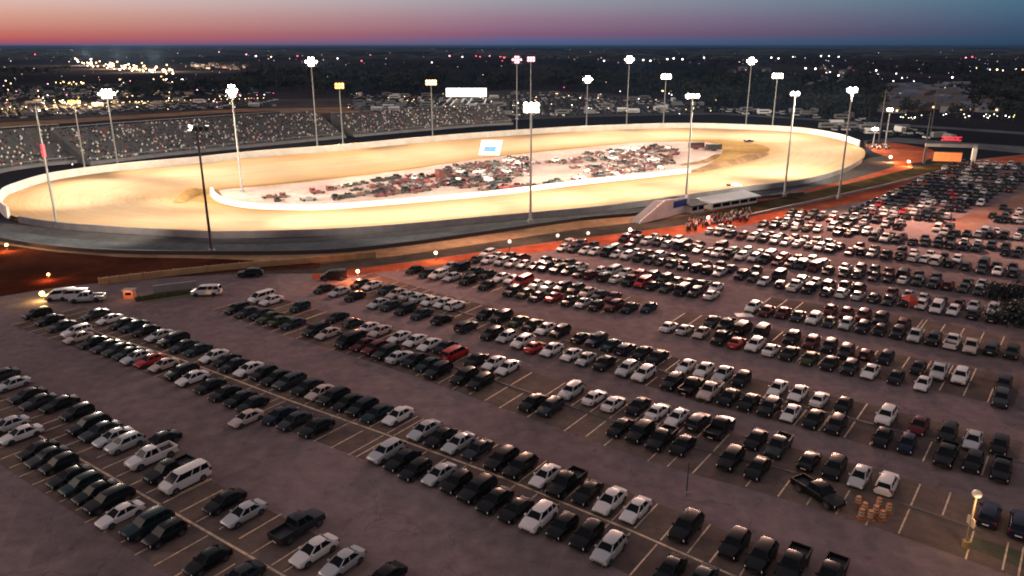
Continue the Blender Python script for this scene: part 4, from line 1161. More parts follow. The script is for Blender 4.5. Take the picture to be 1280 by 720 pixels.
# ------------------------------------------------------------------ pavilions of the near stand
whiter = mat("white_roofing", (.56, .54, .52), .6, noise=(.3, (.46, .44, .42), 3))
def pav(px0, py0, px1, py1, depth, zf, zb, label, rooftint, blue=None, wins=0):
    """px line is the camera side foot; zf/zb = eaves height on the camera/track side"""
    p, q = at(px0, py0), at(px1, py1)
    L_ = math.hypot(q[0] - p[0], q[1] - p[1]); rz = math.atan2(q[1] - p[1], q[0] - p[0])
    root = empty("viewing_pavilion", (p[0], p[1], 0), rz); tag(root, label, "pavilion")
    b = MB()
    b.add([(0, 0, 0), (L_, 0, 0), (L_, depth, 0), (0, depth, 0), (0, 0, zf), (L_, 0, zf), (L_, depth, zb), (0, depth, zb)],
          [(0, 1, 5, 4), (1, 2, 6, 5), (2, 3, 7, 6), (3, 0, 4, 7)])
    b.build("wall", conc, root)
    e = .7
    b = MB()
    s = (zb - zf) / depth
    vs = []
    for z in (0.02, .35):
        vs += [(-e, -e, zf - s * e + z), (L_ + e, -e, zf - s * e + z), (L_ + e, depth + e, zb + s * e + z), (-e, depth + e, zb + s * e + z)]
    b.add(vs, [(3, 2, 1, 0), (4, 5, 6, 7), (0, 1, 5, 4), (1, 2, 6, 5), (2, 3, 7, 6), (3, 0, 4, 7)])
    rf = b.build("roof", rooftint, root)
    b = MB()
    for k in range(int(L_ / 1.2)):
        x = k * 1.2; b.add([(x - .05, -e, zf - s * e + .40), (x + .05, -e, zf - s * e + .40), (x + .05, depth + e, zb + s * e + .40), (x - .05, depth + e, zb + s * e + .40)], [(0, 1, 2, 3)])
    b.build("roof_seam", steel, rf)
    if blue:
        b = MB(); x0, x1, d0, d1 = blue
        b.add([(x0, d0, zf + s * d0 + .44), (x1, d0, zf + s * d0 + .44), (x1, d1, zf + s * d1 + .44), (x0, d1, zf + s * d1 + .44)], [(0, 1, 2, 3)])
        b.build("blue_panel", mat("blue_panel", (.02, .05, .30), .4), root)
    for k in range(wins):
        b = MB(); wd = L_ / wins; b.box(k * wd + .3, (k + 1) * wd - .3, -.05, .0, zf * .35, zf * .85); b.build("window", glass, root)
    return root
# bleacher block: tall pale rear wall with a sloping top edge, steps and people side beyond it
gP, gQ = at(800, 280), at(859, 265)
L_ = math.hypot(gQ[0] - gP[0], gQ[1] - gP[1]); rz_ = math.atan2(gQ[1] - gP[1], gQ[0] - gP[0])
root = empty("viewing_stand", (gP[0], gP[1], 0), rz_); tag(root, "pale walled viewing stand with a blue panel backing on to the lot", "viewing stand")
prof = [(0, .5), (L_ * .13, 1.7), (L_ * .5, 4.7), (L_, 3.9)]
DP = 3.6
def slab(y0, y1, dz, xs, nm, m, par=root):
    b = MB(); n = len(xs)
    vs = [(x, y0, 0) for x, z in xs] + [(x, y0, z + dz) for x, z in xs] + [(x, y1, 0) for x, z in xs] + [(x, y1, z + dz) for x, z in xs]
    fs = []
    for k in range(n - 1): fs += [(k, k + 1, n + k + 1, n + k), (2 * n + k + 1, 2 * n + k, 3 * n + k, 3 * n + k + 1), (n + k, n + k + 1, 3 * n + k + 1, 3 * n + k)]
    fs += [(0, n, 3 * n, 2 * n), (n - 1, 3 * n - 1, 4 * n - 1, 2 * n - 1)]
    b.add(vs, fs); return b.build(nm, m, par)
slab(0, .3, 0, prof, "rear_wall", conc)
slab(.305, DP, -.7, prof, "seating", greyc)
b = MB()
for (x0, z0), (x1, z1) in zip(prof, prof[1:]):
    k = max(2, int((x1 - x0) / 1.2))
    for q in range(k):
        t = q / k; x = x0 + (x1 - x0) * t; z = z0 + (z1 - z0) * t; b.box(x - .04, x + .04, .1, .2, z, z + 1.0)
    b.add([(x0, .12, z0 + .95), (x1, .12, z1 + .95), (x1, .18, z1 + 1.03), (x0, .18, z0 + 1.03)], [(0, 1, 2, 3)])
b.build("railing", steel, root)
b = MB(); b.box(L_ * .68, L_ * .97, -.08, 0, 2.0, 3.75); b.build("blue_panel", mat("blue_panel", (.018, .05, .26), .4), root)
b = MB(); b.box(L_ * .97, L_ + .4, -.15, .6, 0, 4.6); b.build("corner_post", conc, root)
tag(crowd.build("spectator_crowd", CLOTH), "crowd of spectators in the stands and behind the pavilions", "crowd", None, 'stuff')
pav(890, 263, 946, 253.5, 4.5, 1.9, 2.4, "pale grey pavilion with dark windows right of the white roofed one", mat("grey_roofing", (.55, .53, .51), .6), None, 5)
pav(864, 267, 880, 264, 4, 1.9, 2.3, "small dark roofed hut between the two pavilions", mat("dark_roofing", (.05, .05, .055), .7), None, 2)
# video screen at the far edge of the infield
x, y = at(612, 197.5)
root = empty("video_screen", (x, y, 0), R(-8)); root.scale = (.8, .8, .85); tag(root, "bright blue screen in a white frame at the far edge of the infield", "screen")
b = MB(); b.box(-4.2, -3.8, -.3, .3, 0, 2.2); b.box(3.8, 4.2, -.3, .3, 0, 2.2); b.build("leg", steel, root)
b = MB(); b.add([(-5.6, -.4, 1.4), (5.0, -.4, 1.4), (6.4, 1.4, 8.2), (-4.2, 1.4, 8.2), (-5.6, .1, 1.4), (5.0, .1, 1.4), (6.4, 1.9, 8.2), (-4.2, 1.9, 8.2)], [(0, 1, 2, 3), (5, 4, 7, 6), (4, 0, 3, 7), (1, 5, 6, 2), (3, 2, 6, 7), (0, 4, 5, 1)])
b.build("frame", conc, root)
b = MB(); b.add([(-3.2, -.05, 2.9), (2.9, -.05, 2.9), (4.1, 1.17, 7.2), (-2.0, 1.17, 7.2)], [(0, 1, 2, 3)])
b.build("display", mat("blue_display", (.05, .16, .34), .5, emit=(.12, .42, .80), estr=.35), root)
# lit billboard far behind
x, y = at(583, 123.5)
root = empty("billboard", (x, y, 0), 0); tag(root, "long glowing white billboard at the edge of the dark wood", "billboard")
W_ = 50 / F * math.hypot(y, H) / 2
b = MB()
for k in (-.8, -.3, .3, .8): b.box(W_ * k - .3, W_ * k + .3, .3, .8, 0, 4)
b.build("leg", darksteel, root)
b = MB(); b.box(-W_, W_, 0, .6, 1.5, 9.0); b.build("cabinet", darksteel, root)
b = MB(); b.add([(-W_ + .5, -.02, 1.9), (W_ - .5, -.02, 1.9), (W_ - .5, -.02, 8.6), (-W_ + .5, -.02, 8.6)], [(0, 1, 2, 3)])
b.build("lit_face", mat("lit_face", (.9, .9, .9), .4, emit=(1, .95, .88), estr=6), root)
# entrance gate at the right
x, y = at(1184, 205)
root = empty("entrance_gate", (x, y, 0), R(-15)); tag(root, "dark framed entrance gate with an orange lit opening and a red sign on top", "gate")
b = MB(); b.box(-8.6, -7.8, -.5, .5, 0, 6.6); b.build("post", darksteel, root)
b = MB(); b.box(7.8, 9.2, -.6, .6, 0, 7.2); b.build("post", conc, root)
b = MB(); b.box(-8.6, 9.2, -.6, .6, 6.4, 7.5); b.build("beam", greyc, root)
b = MB(); b.box(-5.4, 4.6, -.4, .4, .9, 4.6); b.build("backboard", darksteel, root)
b = MB(); b.add([(-5.2, -.43, 1.1), (4.4, -.43, 1.1), (4.4, -.43, 4.4), (-5.2, -.43, 4.4)], [(0, 1, 2, 3)]); b.build("orange_panel", mat("orange_lit", (.8, .3, .1), .4, emit=(1, .20, .06), estr=.38, noise=(.6, (.7, .2, .05), 3)), root)
b = MB()
for z in (9.0, 10.1): b.box(-3.4, 3.4, -.2, .2, z - .25, z + .25)
for xx_ in (-1.8, 0.4, 2.2): b.box(xx_ - .35, xx_ + .35, -.21, .21, 8.8, 10.3)
b.build("red_sign", mat("red_lit", (.7, .05, .08), .4, emit=(1, .03, .08), estr=.26), root)
b = MB(); b.box(-3, -2.7, -.1, .1, 7.5, 8.9); b.box(2.7, 3, -.1, .1, 7.5, 8.9); b.build("sign_strut", darksteel, root)

# ------------------------------------------------------------------ race vehicles in the infield
def hauler():
    b = MB(); b.box(-9, 3.5, -1.28, 1.28, 1.0, 4.0, 0, .06); b.box(4.1, 6.3, -1.2, 1.2, .8, 3.3, 1, .12); b.box(6.3, 7.4, -1.05, 1.05, .8, 2.0, 1, .1)
    b.box(5.9, 6.34, -1.05, 1.05, 2.1, 2.9, 2); b.box(-9, 6.6, -.5, .5, .6, 1.0, 3)
    for x in (-7.6, -6.4, 4.6, 3.2, 6.9):
        b.tube((x, -1.25, .5), (x, 1.25, .5), .5, .5, 10, 3)
    b.add([(-8.5, -1.30, 2.0), (3, -1.30, 2.0), (3, -1.30, 3.0), (-8.5, -1.30, 3.0)], [(0, 1, 2, 3)], 1)
    return b
def boxtrailer():
    b = MB(); b.box(-4, 3.6, -1.22, 1.22, .6, 3.1, 0, .06); b.box(3.6, 5.0, -.1, .1, .5, .62, 3)
    for x in (-.9, .1): b.tube((x, -1.28, .38), (x, 1.28, .38), .38, .38, 10, 3)
    b.add([(-3.4, -1.24, 1.1), (3, -1.24, 1.1), (3, -1.24, 1.9), (-3.4, -1.24, 1.9)], [(0, 1, 2, 3)], 1)
    b.box(-4.06, -4.0, -1.0, 1.0, .7, 2.8, 1)
    return b
def motorhome():
    b = MB(); b.box(-4.8, 3.4, -1.25, 1.25, .6, 3.2, 0, .1); b.box(3.4, 5.0, -1.2, 1.2, .6, 2.6, 0, .25)
    b.box(4.55, 4.9, -1.02, 1.02, 1.5, 2.3, 2); b.box(-4, 2.6, -1.27, -1.22, 1.7, 2.4, 2); b.box(-4, 2.6, 1.22, 1.27, 1.7, 2.4, 2)
    b.box(-2, -1, -.5, .5, 3.2, 3.5, 1)
    for x in (-3.2, 3.6): b.tube((x, -1.27, .45), (x, 1.27, .45), .45, .45, 10, 3)
    return b
def racecar():
    b = MB(); b.box(-2.2, 2.3, -.95, .95, .25, .75, 0, .12); b.box(-.9, .7, -.7, .7, .75, 1.25, 0, .22)
    b.box(-2.5, -2.2, -.95, .95, .5, 1.15, 1); b.box(.45, .75, -.55, .55, .8, 1.1, 2)
    for x in (-1.5, 1.5): b.tube((x, -1.02, .38), (x, 1.02, .38), .38, .38, 10, 3)
    return b
INF = {'hauler': (hauler(), "race_hauler", "race hauler truck", (6.0, 17.5)), 'trailer': (boxtrailer(), "race_trailer", "box trailer", (4.2, 10)), 'home': (motorhome(), "motor_home", "motor home", (4.5, 11)),
       'car': (racecar(), "race_car", "race car", (3.4, 6)), 'pick': (one_mb('p'), "pickup_truck", "pickup", (3.6, 7))}
IC = {'maroon': (.10, .016, .016), 'white': (.75, .72, .68), 'black': (.012, .012, .013), 'red': (.22, .015, .015), 'grey': (.16, .155, .15), 'brown': (.09, .045, .03)}
IM = {k: mat("race_paint_" + k, c, .4) for k, c in IC.items()}
imesh = {}
def in_mesh(kind, col):
    if (kind, col) not in imesh:
        mb, nm, _, _ = INF[kind]
        if kind == 'pick': imesh[(kind, col)] = mb.mesh(nm, [IM[col]] + CARM[1:], 34)
        else: imesh[(kind, col)] = mb.mesh(nm, [IM[col], IM['maroon' if col != 'maroon' else 'brown'], glass, rubber])
    return imesh[(kind, col)]
placed = []
def try_place(px, py, kinds, cols, ang_j=.2):
    kind = random.choices(list(kinds), list(kinds.values()))[0]; col = random.choices(list(cols), list(cols.values()))[0]
    x, y = at(px, py, 1.0)
    wv, lv = INF[kind][3]
    r_ = lv / 2
    for (X, Y, rr) in placed:
        if (x - X) ** 2 + (y - Y) ** 2 < ((rr + r_) * .5) ** 2: return
    placed.append((x, y, r_))
    rz = R(random.choice((22, 22, 202, 24, 112, 290, 60))) + random.uniform(-ang_j, ang_j)
    infield.append([x, y, rz, kind, col, px])
infield = []
KA = {'trailer': .55, 'car': 5, 'pick': 4}
CA = {'maroon': 4, 'white': 1.1, 'black': 4, 'red': .3, 'grey': .4, 'brown': 2}
def in_poly(n, P, kinds=KA):
    xs = [p[0] for p in P]; ys = [p[1] for p in P]
    def inside(x, y):
        r = False
        for (x0, y0), (x1, y1) in zip(P, P[1:] + P[:1]):
            if (y0 > y) != (y1 > y) and x < (x1 - x0) * (y - y0) / (y1 - y0) + x0: r = not r
        return r
    k = 0
    while k < n:
        px, py = random.uniform(min(xs), max(xs)), random.uniform(min(ys), max(ys))
        if inside(px, py): try_place(px, py, kinds, CA); k += 1
def in_line(n, P, kinds=KA, j=.8):
    for i in range(n):
        t = (i + .5) / n; x = P[0][0] + (P[-1][0] - P[0][0]) * t
        try_place(x + random.uniform(-1, 1), lerp(P, x) + random.uniform(-j, j), kinds, CA)
KC = {'car': 5, 'pick': 4, 'trailer': .12}
for q_ in ([(386, 238), (440, 229), (520, 217)], [(565, 206), (660, 197)], [(555, 211), (662, 201)], [(548, 216), (662, 206)], [(545, 221), (660, 211)], [(560, 226.5), (655, 216)], [(575, 232), (640, 224)],
           [(730, 192), (838, 182)], [(712, 197), (845, 186)], [(700, 202), (846, 191)], [(715, 208), (846, 196)], [(730, 213), (842, 201)], [(745, 218), (830, 208)],
           [(440, 236), (560, 213)], [(455, 240), (565, 219)], [(470, 243), (565, 226)], [(412, 246), (470, 239)], [(664, 203), (725, 195.5)]):
    (x0, y0), (x1, y1) = at(*q_[0]), at(*q_[-1])
    in_line(int(math.hypot(x1 - x0, y1 - y0) / 3.3), q_, KC, .5)
in_line(5, [(334, 244), (362, 242)], {'pick': 1, 'car': 3}); in_line(5, [(345, 248), (360, 247)], {'car': 2, 'pick': 2}); in_line(4, [(390, 239), (408, 237)], {'pick': 2, 'car': 1})
in_poly(60, [(455, 239), (500, 226), (560, 212), (575, 222), (560, 234), (500, 240)], KC)
in_poly(90, [(545, 213), (570, 204), (658, 194), (663, 214), (640, 226), (580, 235), (552, 228)], {'car': 4, 'pick': 3, 'trailer': .4})
in_line(14, [(600, 236), (660, 230), (700, 226)], {'car': 2, 'pick': 2})
in_poly(110, [(690, 200), (740, 189), (800, 181), (838, 182), (846, 192), (838, 203), (790, 212), (745, 218), (725, 208)], {'car': 4, 'pick': 3, 'trailer': .4})
in_line(16, [(715, 222), (760, 218), (800, 212), (836, 205)], KC)
in_line(6, [(868, 184), (890, 184), (893, 190)], {'trailer': 1, 'pick': 3})
infield.sort(key=lambda c: c[5])
cnt = {}
for x, y, rz, kind, col, px in infield:
    nm, word = INF[kind][1], INF[kind][2]
    cnt[(kind, col)] = cnt.get((kind, col), 0) + 1
    o = bpy.data.objects.new(nm, in_mesh(kind, col)); COL.objects.link(o)
    o.location = (x, y, .145); o.rotation_euler = (0, 0, rz); o.scale = (.9, .9, .9)
    tag(o, "%s %s in the infield pits, %s of those from the left" % (col, word, ORD(cnt[(kind, col)])), {'pick': "pickup", 'car': "race car", 'trailer': "trailer", 'home': "motor home", 'hauler': "truck"}[kind], "race vehicles in the infield")
# race cars out on the clay
for px, py, col, lab in ((936, 176, 'black', "black race car alone on the far right curve"), (918, 232, 'white', "white race car alone near the right end of the near straight"), (386, 249, 'grey', "grey race car by the left part of the infield wall")):
    x, y = at(px, py, .6); o = bpy.data.objects.new("race_car", in_mesh('car', col)); COL.objects.link(o)
    o.location = (x, y, .12); o.rotation_euler = (0, 0, R(25)); tag(o, lab, "race car")

# ------------------------------------------------------------------ trees, woods, houses
LEAF = [mat("leaf_dark", (.006, .010, .007), .8), mat("leaf_mid", (.011, .017, .010), .8), mat("leaf_olive", (.018, .021, .011), .8)]
bark = mat("bark", (.05, .035, .025), .9)
def crown_mb(h, w_, n, leaf, seed):
    r_ = random.Random(seed); b = MB()
    lobes = [(r_.uniform(-.45, .45) * w_, r_.uniform(-.45, .45) * w_, h * r_.uniform(.45, .85), w_ * r_.uniform(.3, .5)) for _ in range(7)]
    for i in range(n):
        lx, ly, lz, lr = r_.choice(lobes)
        d = Vector((r_.gauss(0, 1), r_.gauss(0, 1), r_.gauss(0, .85))).normalized() * lr * r_.uniform(.55, 1.05)
        c = Vector((lx, ly, lz)) + d
        u = Vector((r_.gauss(0, 1), r_.gauss(0, 1), r_.gauss(0, 1))).normalized(); v = u.orthogonal().normalized()
        s = leaf * r_.uniform(.6, 1.3); s2 = s * r_.uniform(.5, .9)
        p = [c - u * s, c + v * s2, c + u * s, c - v * s2 * .8]
        mi = 0 if d.z < 0 else r_.choice((0, 1, 1, 2))
        b.add([tuple(q) for q in p], [(0, 1, 2, 3)], mi)
    return b
def trunk_mb(h):
    b = MB(); b.tube((0, 0, 0), (0, 0, h * .45), .28, .18, 7)
    b.tube((0, 0, h * .35), (h * .14, .4, h * .62), .14, .07, 5); b.tube((0, 0, h * .38), (-h * .13, -.5, h * .64), .14, .06, 5); b.tube((0, 0, h * .42), (.2, -h * .1, h * .7), .12, .05, 5)
    return b
CR = [crown_mb(h, w_, 95, 1.15, i) for i, (h, w_) in enumerate(((11, 7), (13, 8), (9, 7.5), (14, 7)))]
TK = [trunk_mb(h) for h in (11, 13, 9, 14)]
woods = MB()
def wood(P, n):
    xs = [p[0] for p in P]; ys = [p[1] for p in P]; k = 0; tries = 0
    while k < n and tries < n * 30:
        tries += 1
        px, py = random.uniform(min(xs), max(xs)), random.uniform(min(ys), max(ys))
        r = False
        for (x0, y0), (x1, y1) in zip(P, P[1:] + P[:1]):
            if (y0 > py) != (y1 > py) and px < (x1 - x0) * (py - y0) / (y1 - y0) + x0: r = not r
        if not r: continue
        x, y = at(px, py); i = random.randrange(4); k += 1
        woods.merge(CR[i], (x, y, -.5, random.random() * 6.28)); woods.merge(TK[i], (x, y, 0, 0), {0: 3})
wood([(285, 112), (300, 98), (380, 92), (520, 94), (560, 100), (550, 118), (500, 116), (430, 119), (330, 114)], 330)
wood([(560, 112), (620, 98), (760, 96), (880, 98), (1000, 100), (1000, 128), (900, 134), (860, 124), (760, 113), (640, 110)], 360)
wood([(1000, 100), (1100, 100), (1110, 140), (1060, 147), (1000, 138)], 110)
wood([(1180, 110), (1290, 96), (1290, 134), (1230, 136)], 110)
wood([(1060, 84), (1290, 84), (1290, 92), (1060, 94)], 120)
wood([(-20, 92), (90, 90), (90, 94), (-20, 98)], 40)
wood([(160, 117), (330, 110), (330, 116), (160, 121)], 70)
wood([(240, 82), (900, 80), (1280, 78), (1280, 84), (700, 90), (300, 92)], 200)
wo = woods.build("far_woods", LEAF + [bark]); tag(wo, "dark woods and tree belts stretching behind the track to the horizon", "woods", None, 'stuff')
# long low belts of wood towards the horizon
belt = MB(); rb_ = random.Random(5)
for k in range(150):
    px = rb_.uniform(-60, 1340); py = 58.6 + 16 * rb_.random() ** 1.8
    x, y = at(px, py); L_ = rb_.uniform(150, 700) * (y / 4000) ; hh = rb_.uniform(9, 17); n = 14
    vs = []; fs = []
    for i in range(n + 1):
        t = i / n; e = math.sin(math.pi * t) ** .3
        for d, z in ((-18, 0), (-10, hh * rb_.uniform(.6, 1) * e), (6, hh * rb_.uniform(.8, 1.15) * e), (18, 0)):
            vs.append((x + (t - .5) * L_, y + d * (y / 2500) + rb_.uniform(-4, 4), z))
    for i in range(n):
        for j in range(3): a = i * 4 + j; fs.append((a, a + 4, a + 5, a + 1))
    belt.add(vs, fs, rb_.choice((0, 0, 1)))
tag(belt.build("distant_treeline", LEAF[:2]), "thin dark tree lines towards the horizon", "tree line", None, 'stuff')
# separate trees along the dark field at the right
ti = 0
crm = [c.mesh("crown", LEAF) for c in CR]; tkm = [t_.mesh("trunk", [bark], 50) for t_ in TK]
for i, (px, py) in enumerate(((1008, 141), (1026, 146), (1050, 149), (1086, 150), (1128, 149), (1147, 150), (1196, 148), (1216, 143), (1236, 146), (1252, 149), (1268, 147), (968, 138), (940, 136))):
    x, y = at(px, py); k = i % 4
    root = empty("broadleaf_tree", (x, y, 0), i * 1.3)
    o = bpy.data.objects.new("crown", crm[k]); o.parent = root; COL.objects.link(o)
    o = bpy.data.objects.new("trunk", tkm[k]); o.parent = root; COL.objects.link(o)
    s = 1 + .15 * math.sin(i * 2.1); root.scale = (s, s, s)
    tag(root, "dark leafy tree beside the field on the right", "tree", "trees along the dark field")
# bushes at the right edge of the lot
for i, (px, py, w_, h_, lab) in enumerate(((1252, 376, 2.6, 2.6, "upper dark green bush at the right edge of the lot"), (1267, 404, 2.8, 3.0, "lower dark green bush at the right edge of the lot"))):
    x, y = at(px, py)
    root = empty("bush", (x, y, 0)); tag(root, lab, "bush")
    crown_mb(h_, w_ * 1.7, 1500, .34, 40 + i).build("foliage", LEAF, root)
    b = MB(); b.tube((0, 0, 0), (0, .1, h_ * .6), .12, .05, 6); b.tube((0, 0, .2), (.5, .1, h_ * .6), .08, .04, 6); b.build("stem", bark, root)
# houses
hw_ = [mat("house_wall_pale", (.30, .29, .28), .8), mat("house_wall_brick", (.16, .09, .07), .8), mat("house_wall_grey", (.2, .2, .21), .8)]
hr_ = [mat("roof_slate", (.06, .075, .105), .7), mat("roof_grey", (.11, .12, .15), .7), mat("roof_brown", (.08, .06, .05), .7)]
winl = mat("lit_window", (.8, .6, .3), .4, emit=(1, .72, .38), estr=2.2)
rh = random.Random(11)
HP = []
for _ in range(400):
    px = rh.uniform(1105, 1235); py = rh.uniform(110, 141)
    if all(abs(px - a) > 7.5 or abs(py - b_) > 4.2 for a, b_ in HP): HP.append((px, py))
for _ in range(120):
    px = rh.uniform(900, 1080); py = rh.uniform(84, 112)
    if all(abs(px - a) > 13 or abs(py - b_) > 4 for a, b_ in HP) and len(HP) < 75: HP.append((px, py))
HP.sort()
hc = {}
for px, py in HP:
    x, y = at(px, py); i, j = rh.randrange(3), rh.randrange(3)
    root = empty("house", (x, y, 0), rh.choice((0, .2, 1.57, .4)) + rh.uniform(-.1, .1))
    wn = ("pale", "brick", "grey")[i]; rn = ("slate", "grey", "brown")[j]
    hc[(i, j)] = hc.get((i, j), 0) + 1
    tag(root, "%s walled house with %s roof in the suburb at right, %s such from left" % (wn, rn, ORD(hc[(i, j)])), "house", "houses beyond the dark field")
    L_, D_, h_ = rh.uniform(5, 7.5), rh.uniform(3.6, 5), rh.uniform(2.8, 5)
    b = MB(); b.box(-L_, L_, -D_, D_, 0, h_); b.build("wall", hw_[i], root)
    b = MB(); e = .5; r = D_ * .6
    b.add([(-L_ - e, -D_ - e, h_), (L_ + e, -D_ - e, h_), (L_ + e, D_ + e, h_), (-L_ - e, D_ + e, h_), (-L_ - e, 0, h_ + r), (L_ + e, 0, h_ + r)], [(0, 1, 5, 4), (2, 3, 4, 5), (0, 4, 3), (1, 2, 5), (3, 2, 1, 0)])
    b.build("roof", hr_[j], root)
    if rh.random() < .5:
        b = MB(); xx_ = rh.uniform(-L_ * .6, L_ * .6); b.box(xx_ - .8, xx_ + .8, -D_ - .04, -D_ + .02, 1, 2.3); b.build("window", winl, root)
# mass of campers and cars on the grounds behind the stands
camp = MB(); cm = MB(); cm.merge(motorhome()); ct = boxtrailer()
cmats = [IM['white'], IM['grey'], glass, rubber, PM['K'], PM['D'], PM['W'], PM['G']]
def simple_car():
    b = MB(); b.box(-2.3, 2.3, -.9, .9, .25, .95, 0, .1); b.box(-1.6, 1.0, -.75, .75, .95, 1.45, 1, .2); return b
sc_car = simple_car()
def camp_fill(P, n, wcar):
    xs = [p[0] for p in P]; ys = [p[1] for p in P]; k = 0; tr = 0; seen = {}
    while k < n and tr < n * 40:
        tr += 1
        px, py = random.uniform(min(xs), max(xs)), random.uniform(min(ys), max(ys)); r = False
        for (x0, y0), (x1, y1) in zip(P, P[1:] + P[:1]):
            if (y0 > py) != (y1 > py) and px < (x1 - x0) * (py - y0) / (y1 - y0) + x0: r = not r
        if not r: continue
        x, y = at(px, py); key = (int(x // 6), int(y // 9))
        if key in seen: continue
        seen[key] = 1; k += 1
        x, y = key[0] * 6 + 3, key[1] * 9 + 4.5
        if random.random() < wcar: camp.merge(sc_car, (x, y, .1, random.choice((1.57, -1.57, .1))), {0: random.choice((4, 4, 4, 5, 5, 6, 7)), 1: 2})
        else: camp.merge(random.choice((cm, ct)), (x, y, .1, random.choice((1.57, .05, .2))), {0: random.choice((0, 1, 1)), 1: 1, 2: 2, 3: 3})
camp_fill([(-20, 130), (120, 129), (340, 125), (340, 134), (100, 144), (-20, 150)], 380, .95)
camp_fill([(440, 131), (480, 124), (560, 128), (640, 118), (660, 134), (640, 150), (480, 156)], 520, .93)
camp_fill([(640, 114), (720, 119), (800, 124), (880, 130), (880, 141), (760, 143), (640, 148)], 400, .94)
camp_fill([(880, 134), (1000, 141), (1090, 148), (1090, 152), (900, 141)], 90, .85)
camp_fill([(1040, 156), (1110, 160), (1180, 170), (1180, 175), (1040, 163)], 60, .8)
camp_fill([(-20, 110), (200, 104), (340, 116), (340, 121), (-20, 126)], 420, .97)
camp_fill([(430, 118), (560, 121), (560, 127), (440, 124)], 120, .95)
camp_fill([(240, 79), (310, 82), (300, 88), (240, 86)], 60, .1)
tag(camp.build("camp_field", cmats), "mass of parked cars and campers on the grounds behind the stands", "campers", None, 'stuff')

# ------------------------------------------------------------------ town lights
tl_mats = {'w': mat("town_white", (.9, .9, .9), .4, emit=(1, .92, .86), estr=9), 'o': mat("town_orange", (.9, .6, .4), .4, emit=(1, .56, .26), estr=9),
           'p': mat("town_pink", (.9, .5, .6), .4, emit=(1, .35, .55), estr=6), 'r': mat("town_red", (.9, .2, .2), .4, emit=(1, .08, .14), estr=5), 'y': mat("town_yellow", (.9, .7, .3), .4, emit=(1, .75, .3), estr=5)}
TLN = {'w': "white", 'o': "orange", 'p': "pink", 'r': "red", 'y': "yellow"}
TL = [(14, 69, 'p'), (44, 68, 'r'), (126, 71, 'w'), (5, 108, 'p'), (14, 105, 'o'), (274, 65, 'p'), (308, 68, 'p'), (320, 70, 'w'), (335, 69, 'w'), (339, 71, 'o'), (354, 69.5, 'r'), (372, 70, 'r'), (422, 73, 'w'), (452, 76, 'r'), (463, 69, 'p'),
      (487, 72, 'w'), (540, 78, 'w'), (562, 70, 'p'), (578, 71, 'w'), (595, 70, 'r'), (600, 71, 'r'), (612, 70, 'p'), (625, 71, 'r'), (630, 72, 'r'), (628, 76, 'r'), (715, 71, 'o'), (745, 71, 'w'), (756, 71, 'w'), (755, 76, 'w'), (804, 75, 'w'),
      (813, 76, 'w'), (834, 74, 'w'), (842, 73, 'w'), (853, 74, 'w'), (880, 72, 'w'), (915, 72, 'w'), (924, 77, 'w'), (964, 72, 'w'), (973, 73, 'w'), (991, 71, 'w'), (1026, 70, 'w'), (1036, 70, 'w'), (1048, 71, 'w'),
      (1092, 79, 'w'), (1095, 88, 'w'), (1120, 92, 'w'), (1176, 82, 'w'), (1207, 72, 'p'), (1215, 71, 'r'), (1220, 85, 'o'), (1237, 87, 'w'), (1246, 87, 'o'), (1253, 88, 'w'), (1270, 86, 'w'), (1278, 87, 'o'), (604, 94, 'o'), (620, 95, 'o'), (682, 106, 'o'),
      (705, 110, 'r'), (757, 103, 'o'), (1190, 97, 'w'), (1019, 86, 'w'), (300, 120, 'p'), (318, 125, 'r'), (342, 118, 'r'), (1142, 102, 'w'), (84, 120, 'p')]
rt = random.Random(21)
for i in range(84):
    t = rt.random(); TL.append((92 + 125 * t + rt.uniform(-4, 4), 77 + 13 * t + rt.gauss(0, 2.6), rt.choice('wooyoo')))
for i in range(14): TL.append((178 + 76 * rt.random(), 102 + rt.uniform(-3, 3), rt.choice('wwo')))
for i in range(26): TL.append((140 + i * 7.6, 130 - i * .22 + rt.uniform(-.6, .6), 'y'))
for i in range(14): TL.append((70 + 35 * rt.random(), 104 + rt.uniform(-1.5, 2), rt.choice('yyo')))
for i in range(12): TL.append((64 + 30 * rt.random(), 128 + rt.uniform(-2, 3), rt.choice('yyw')))
for i in range(26): TL.append((rt.choice((rt.uniform(1120, 1160), rt.uniform(1165, 1215), rt.uniform(1222, 1275))), 148 + rt.uniform(-2.5, 3), rt.choice('wwy')))
for i in range(30): TL.append((rt.uniform(640, 900), rt.uniform(114, 140), rt.choice('wwoyo')))
for i in range(20): TL.append((rt.uniform(1000, 1160), rt.uniform(84, 130), 'w'))
TL += [(641, 134, 'w'), (783, 141, 'w'), (1140, 152, 'y'), (849, 145, 'w'), (888, 141, 'y'), (515, 156, 'w'), (461, 152, 'w'), (558, 141, 'o'), (42, 172, 'y'), (86, 185, 'o'), (92, 212, 'w')]
for i in range(60): TL.append((rt.uniform(-10, 335), rt.uniform(98, 140), rt.choice('wooyp')))
for i in range(30): TL.append((rt.uniform(430, 660), rt.uniform(114, 150), rt.choice('wooy')))
TL.sort()
tlc = {}
proto_head = {}
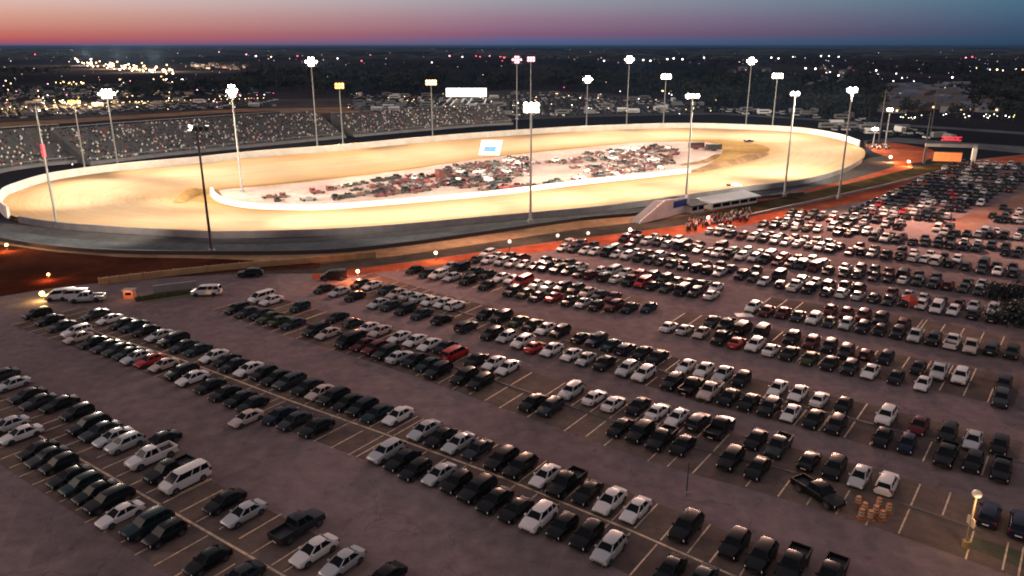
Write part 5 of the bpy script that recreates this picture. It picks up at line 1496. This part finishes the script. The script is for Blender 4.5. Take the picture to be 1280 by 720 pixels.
for px, py, k in TL:
    d0 = math.hypot(at(px, py + 2)[1], H)
    dn = 2.2 if py > 78 else 1.6
    x, y = at(px, py + dn); zt = max(2.5, top_z(px, py + dn, py)); d = math.hypot(x, y)
    r = (.75 if py < 100 else .55 if py < 118 else .45) * d / F * rt.uniform(.75, 1.25)
    r = min(r, 3.2)
    root = empty("town_lamp", (x, y, 0))
    b = MB(); b.tube((0, 0, 0), (0, 0, zt), r * .18 + .03, r * .14 + .02, 5); b.build("post", darksteel, root)
    if k not in proto_head:
        hb = MB(); hb.ball((0, 0, 0), 1.0, 8, 5); proto_head[k] = hb.mesh("lamp_head", [tl_mats[k]], 60)
    o = bpy.data.objects.new("lamp_head", proto_head[k]); o.parent = root; o.location = (0, 0, zt); o.scale = (r, r, r * .8); COL.objects.link(o)
    tlc[k] = tlc.get(k, 0) + 1
    tag(root, "small %s lamp far off beyond the track, %s %s one from the left" % (TLN[k], ORD(tlc[k]), TLN[k]), "lamp", "distant lamps towards the horizon")
for px_, py_ in ((110, 82), (150, 86), (195, 90)): point((*at(px_, py_), 25), 2.5e6, (1, .62, .4), 3)
point((*at(70, 134), 9), 1.1e5, (1, .62, .3), 1)
point((*at(95, 136), 9), 1.1e5, (1, .62, .3), 1)
# countless faint lights of the town
fl = MB(); rf2 = random.Random(77)
for i in range(420):
    px = rf2.uniform(-40, 1320); py = 61 + 48 * rf2.random() ** 1.5
    if 280 < px < 1000 and py > 84 and rf2.random() < .85: continue
    x, y = at(px, py); d = math.hypot(x, y); z = rf2.uniform(4, 9)
    r = d / F * rf2.choice((.16, .2, .26, .36)); fl.ball((x, y, z), min(r, 1.6), 6, 4, rf2.choice((0, 0, 0, 1, 1, 2)))
    fl.tube((x, y, 0), (x, y, z), .12, .1, 4, 3)
tag(fl.build("town_lights", [mat("faint_white", (.8, .8, .8), .5, emit=(1, .93, .85), estr=2.6), mat("faint_orange", (.8, .5, .3), .5, emit=(1, .55, .25), estr=2.2), mat("faint_red", (.8, .2, .2), .5, emit=(1, .15, .22), estr=1.6), darksteel]), "faint scattered lights of the town out to the horizon", "town lights", None, 'stuff')
# utility poles beyond the clay yard
for px, py, ty, lab in ((1163, 168, 101, "tall dark utility pole left of the entrance gate"), (1158, 176, 140, "shorter dark utility pole beside the road on the right"), (1098, 180, 112, "grey pole behind the short white masts")):
    x, y = at(px, py); zt = top_z(px, py, ty)
    root = empty("utility_pole", (x, y, 0)); tag(root, lab, "utility pole")
    b = MB(); b.tube((0, 0, 0), (0, 0, zt), .35, .22, 8); b.build("pole", darksteel, root)
    b = MB(); b.box(-1.6, 1.6, -.12, .12, zt - 1.6, zt - 1.3); b.box(-1.2, 1.2, -.12, .12, zt - 3.0, zt - 2.75); b.build("crossarm", darksteel, root)

# ------------------------------------------------------------------ air
hz = MB(); hz.box(-22500, 22500, -22000, 23000, -1.0, 46.0)
hm_ = bpy.data.materials.new("haze_air"); hm_.use_nodes = True
nt = hm_.node_tree; nt.nodes.clear()
out = nt.nodes.new("ShaderNodeOutputMaterial"); pv = nt.nodes.new("ShaderNodeVolumePrincipled")
pv.inputs["Color"].default_value = (.085, .18, .33, 1); pv.inputs["Density"].default_value = 6e-5; pv.inputs["Anisotropy"].default_value = .2
nt.links.new(pv.outputs[0], out.inputs["Volume"])
ho = hz.build("haze", hm_); ho["kind"] = 'stuff'
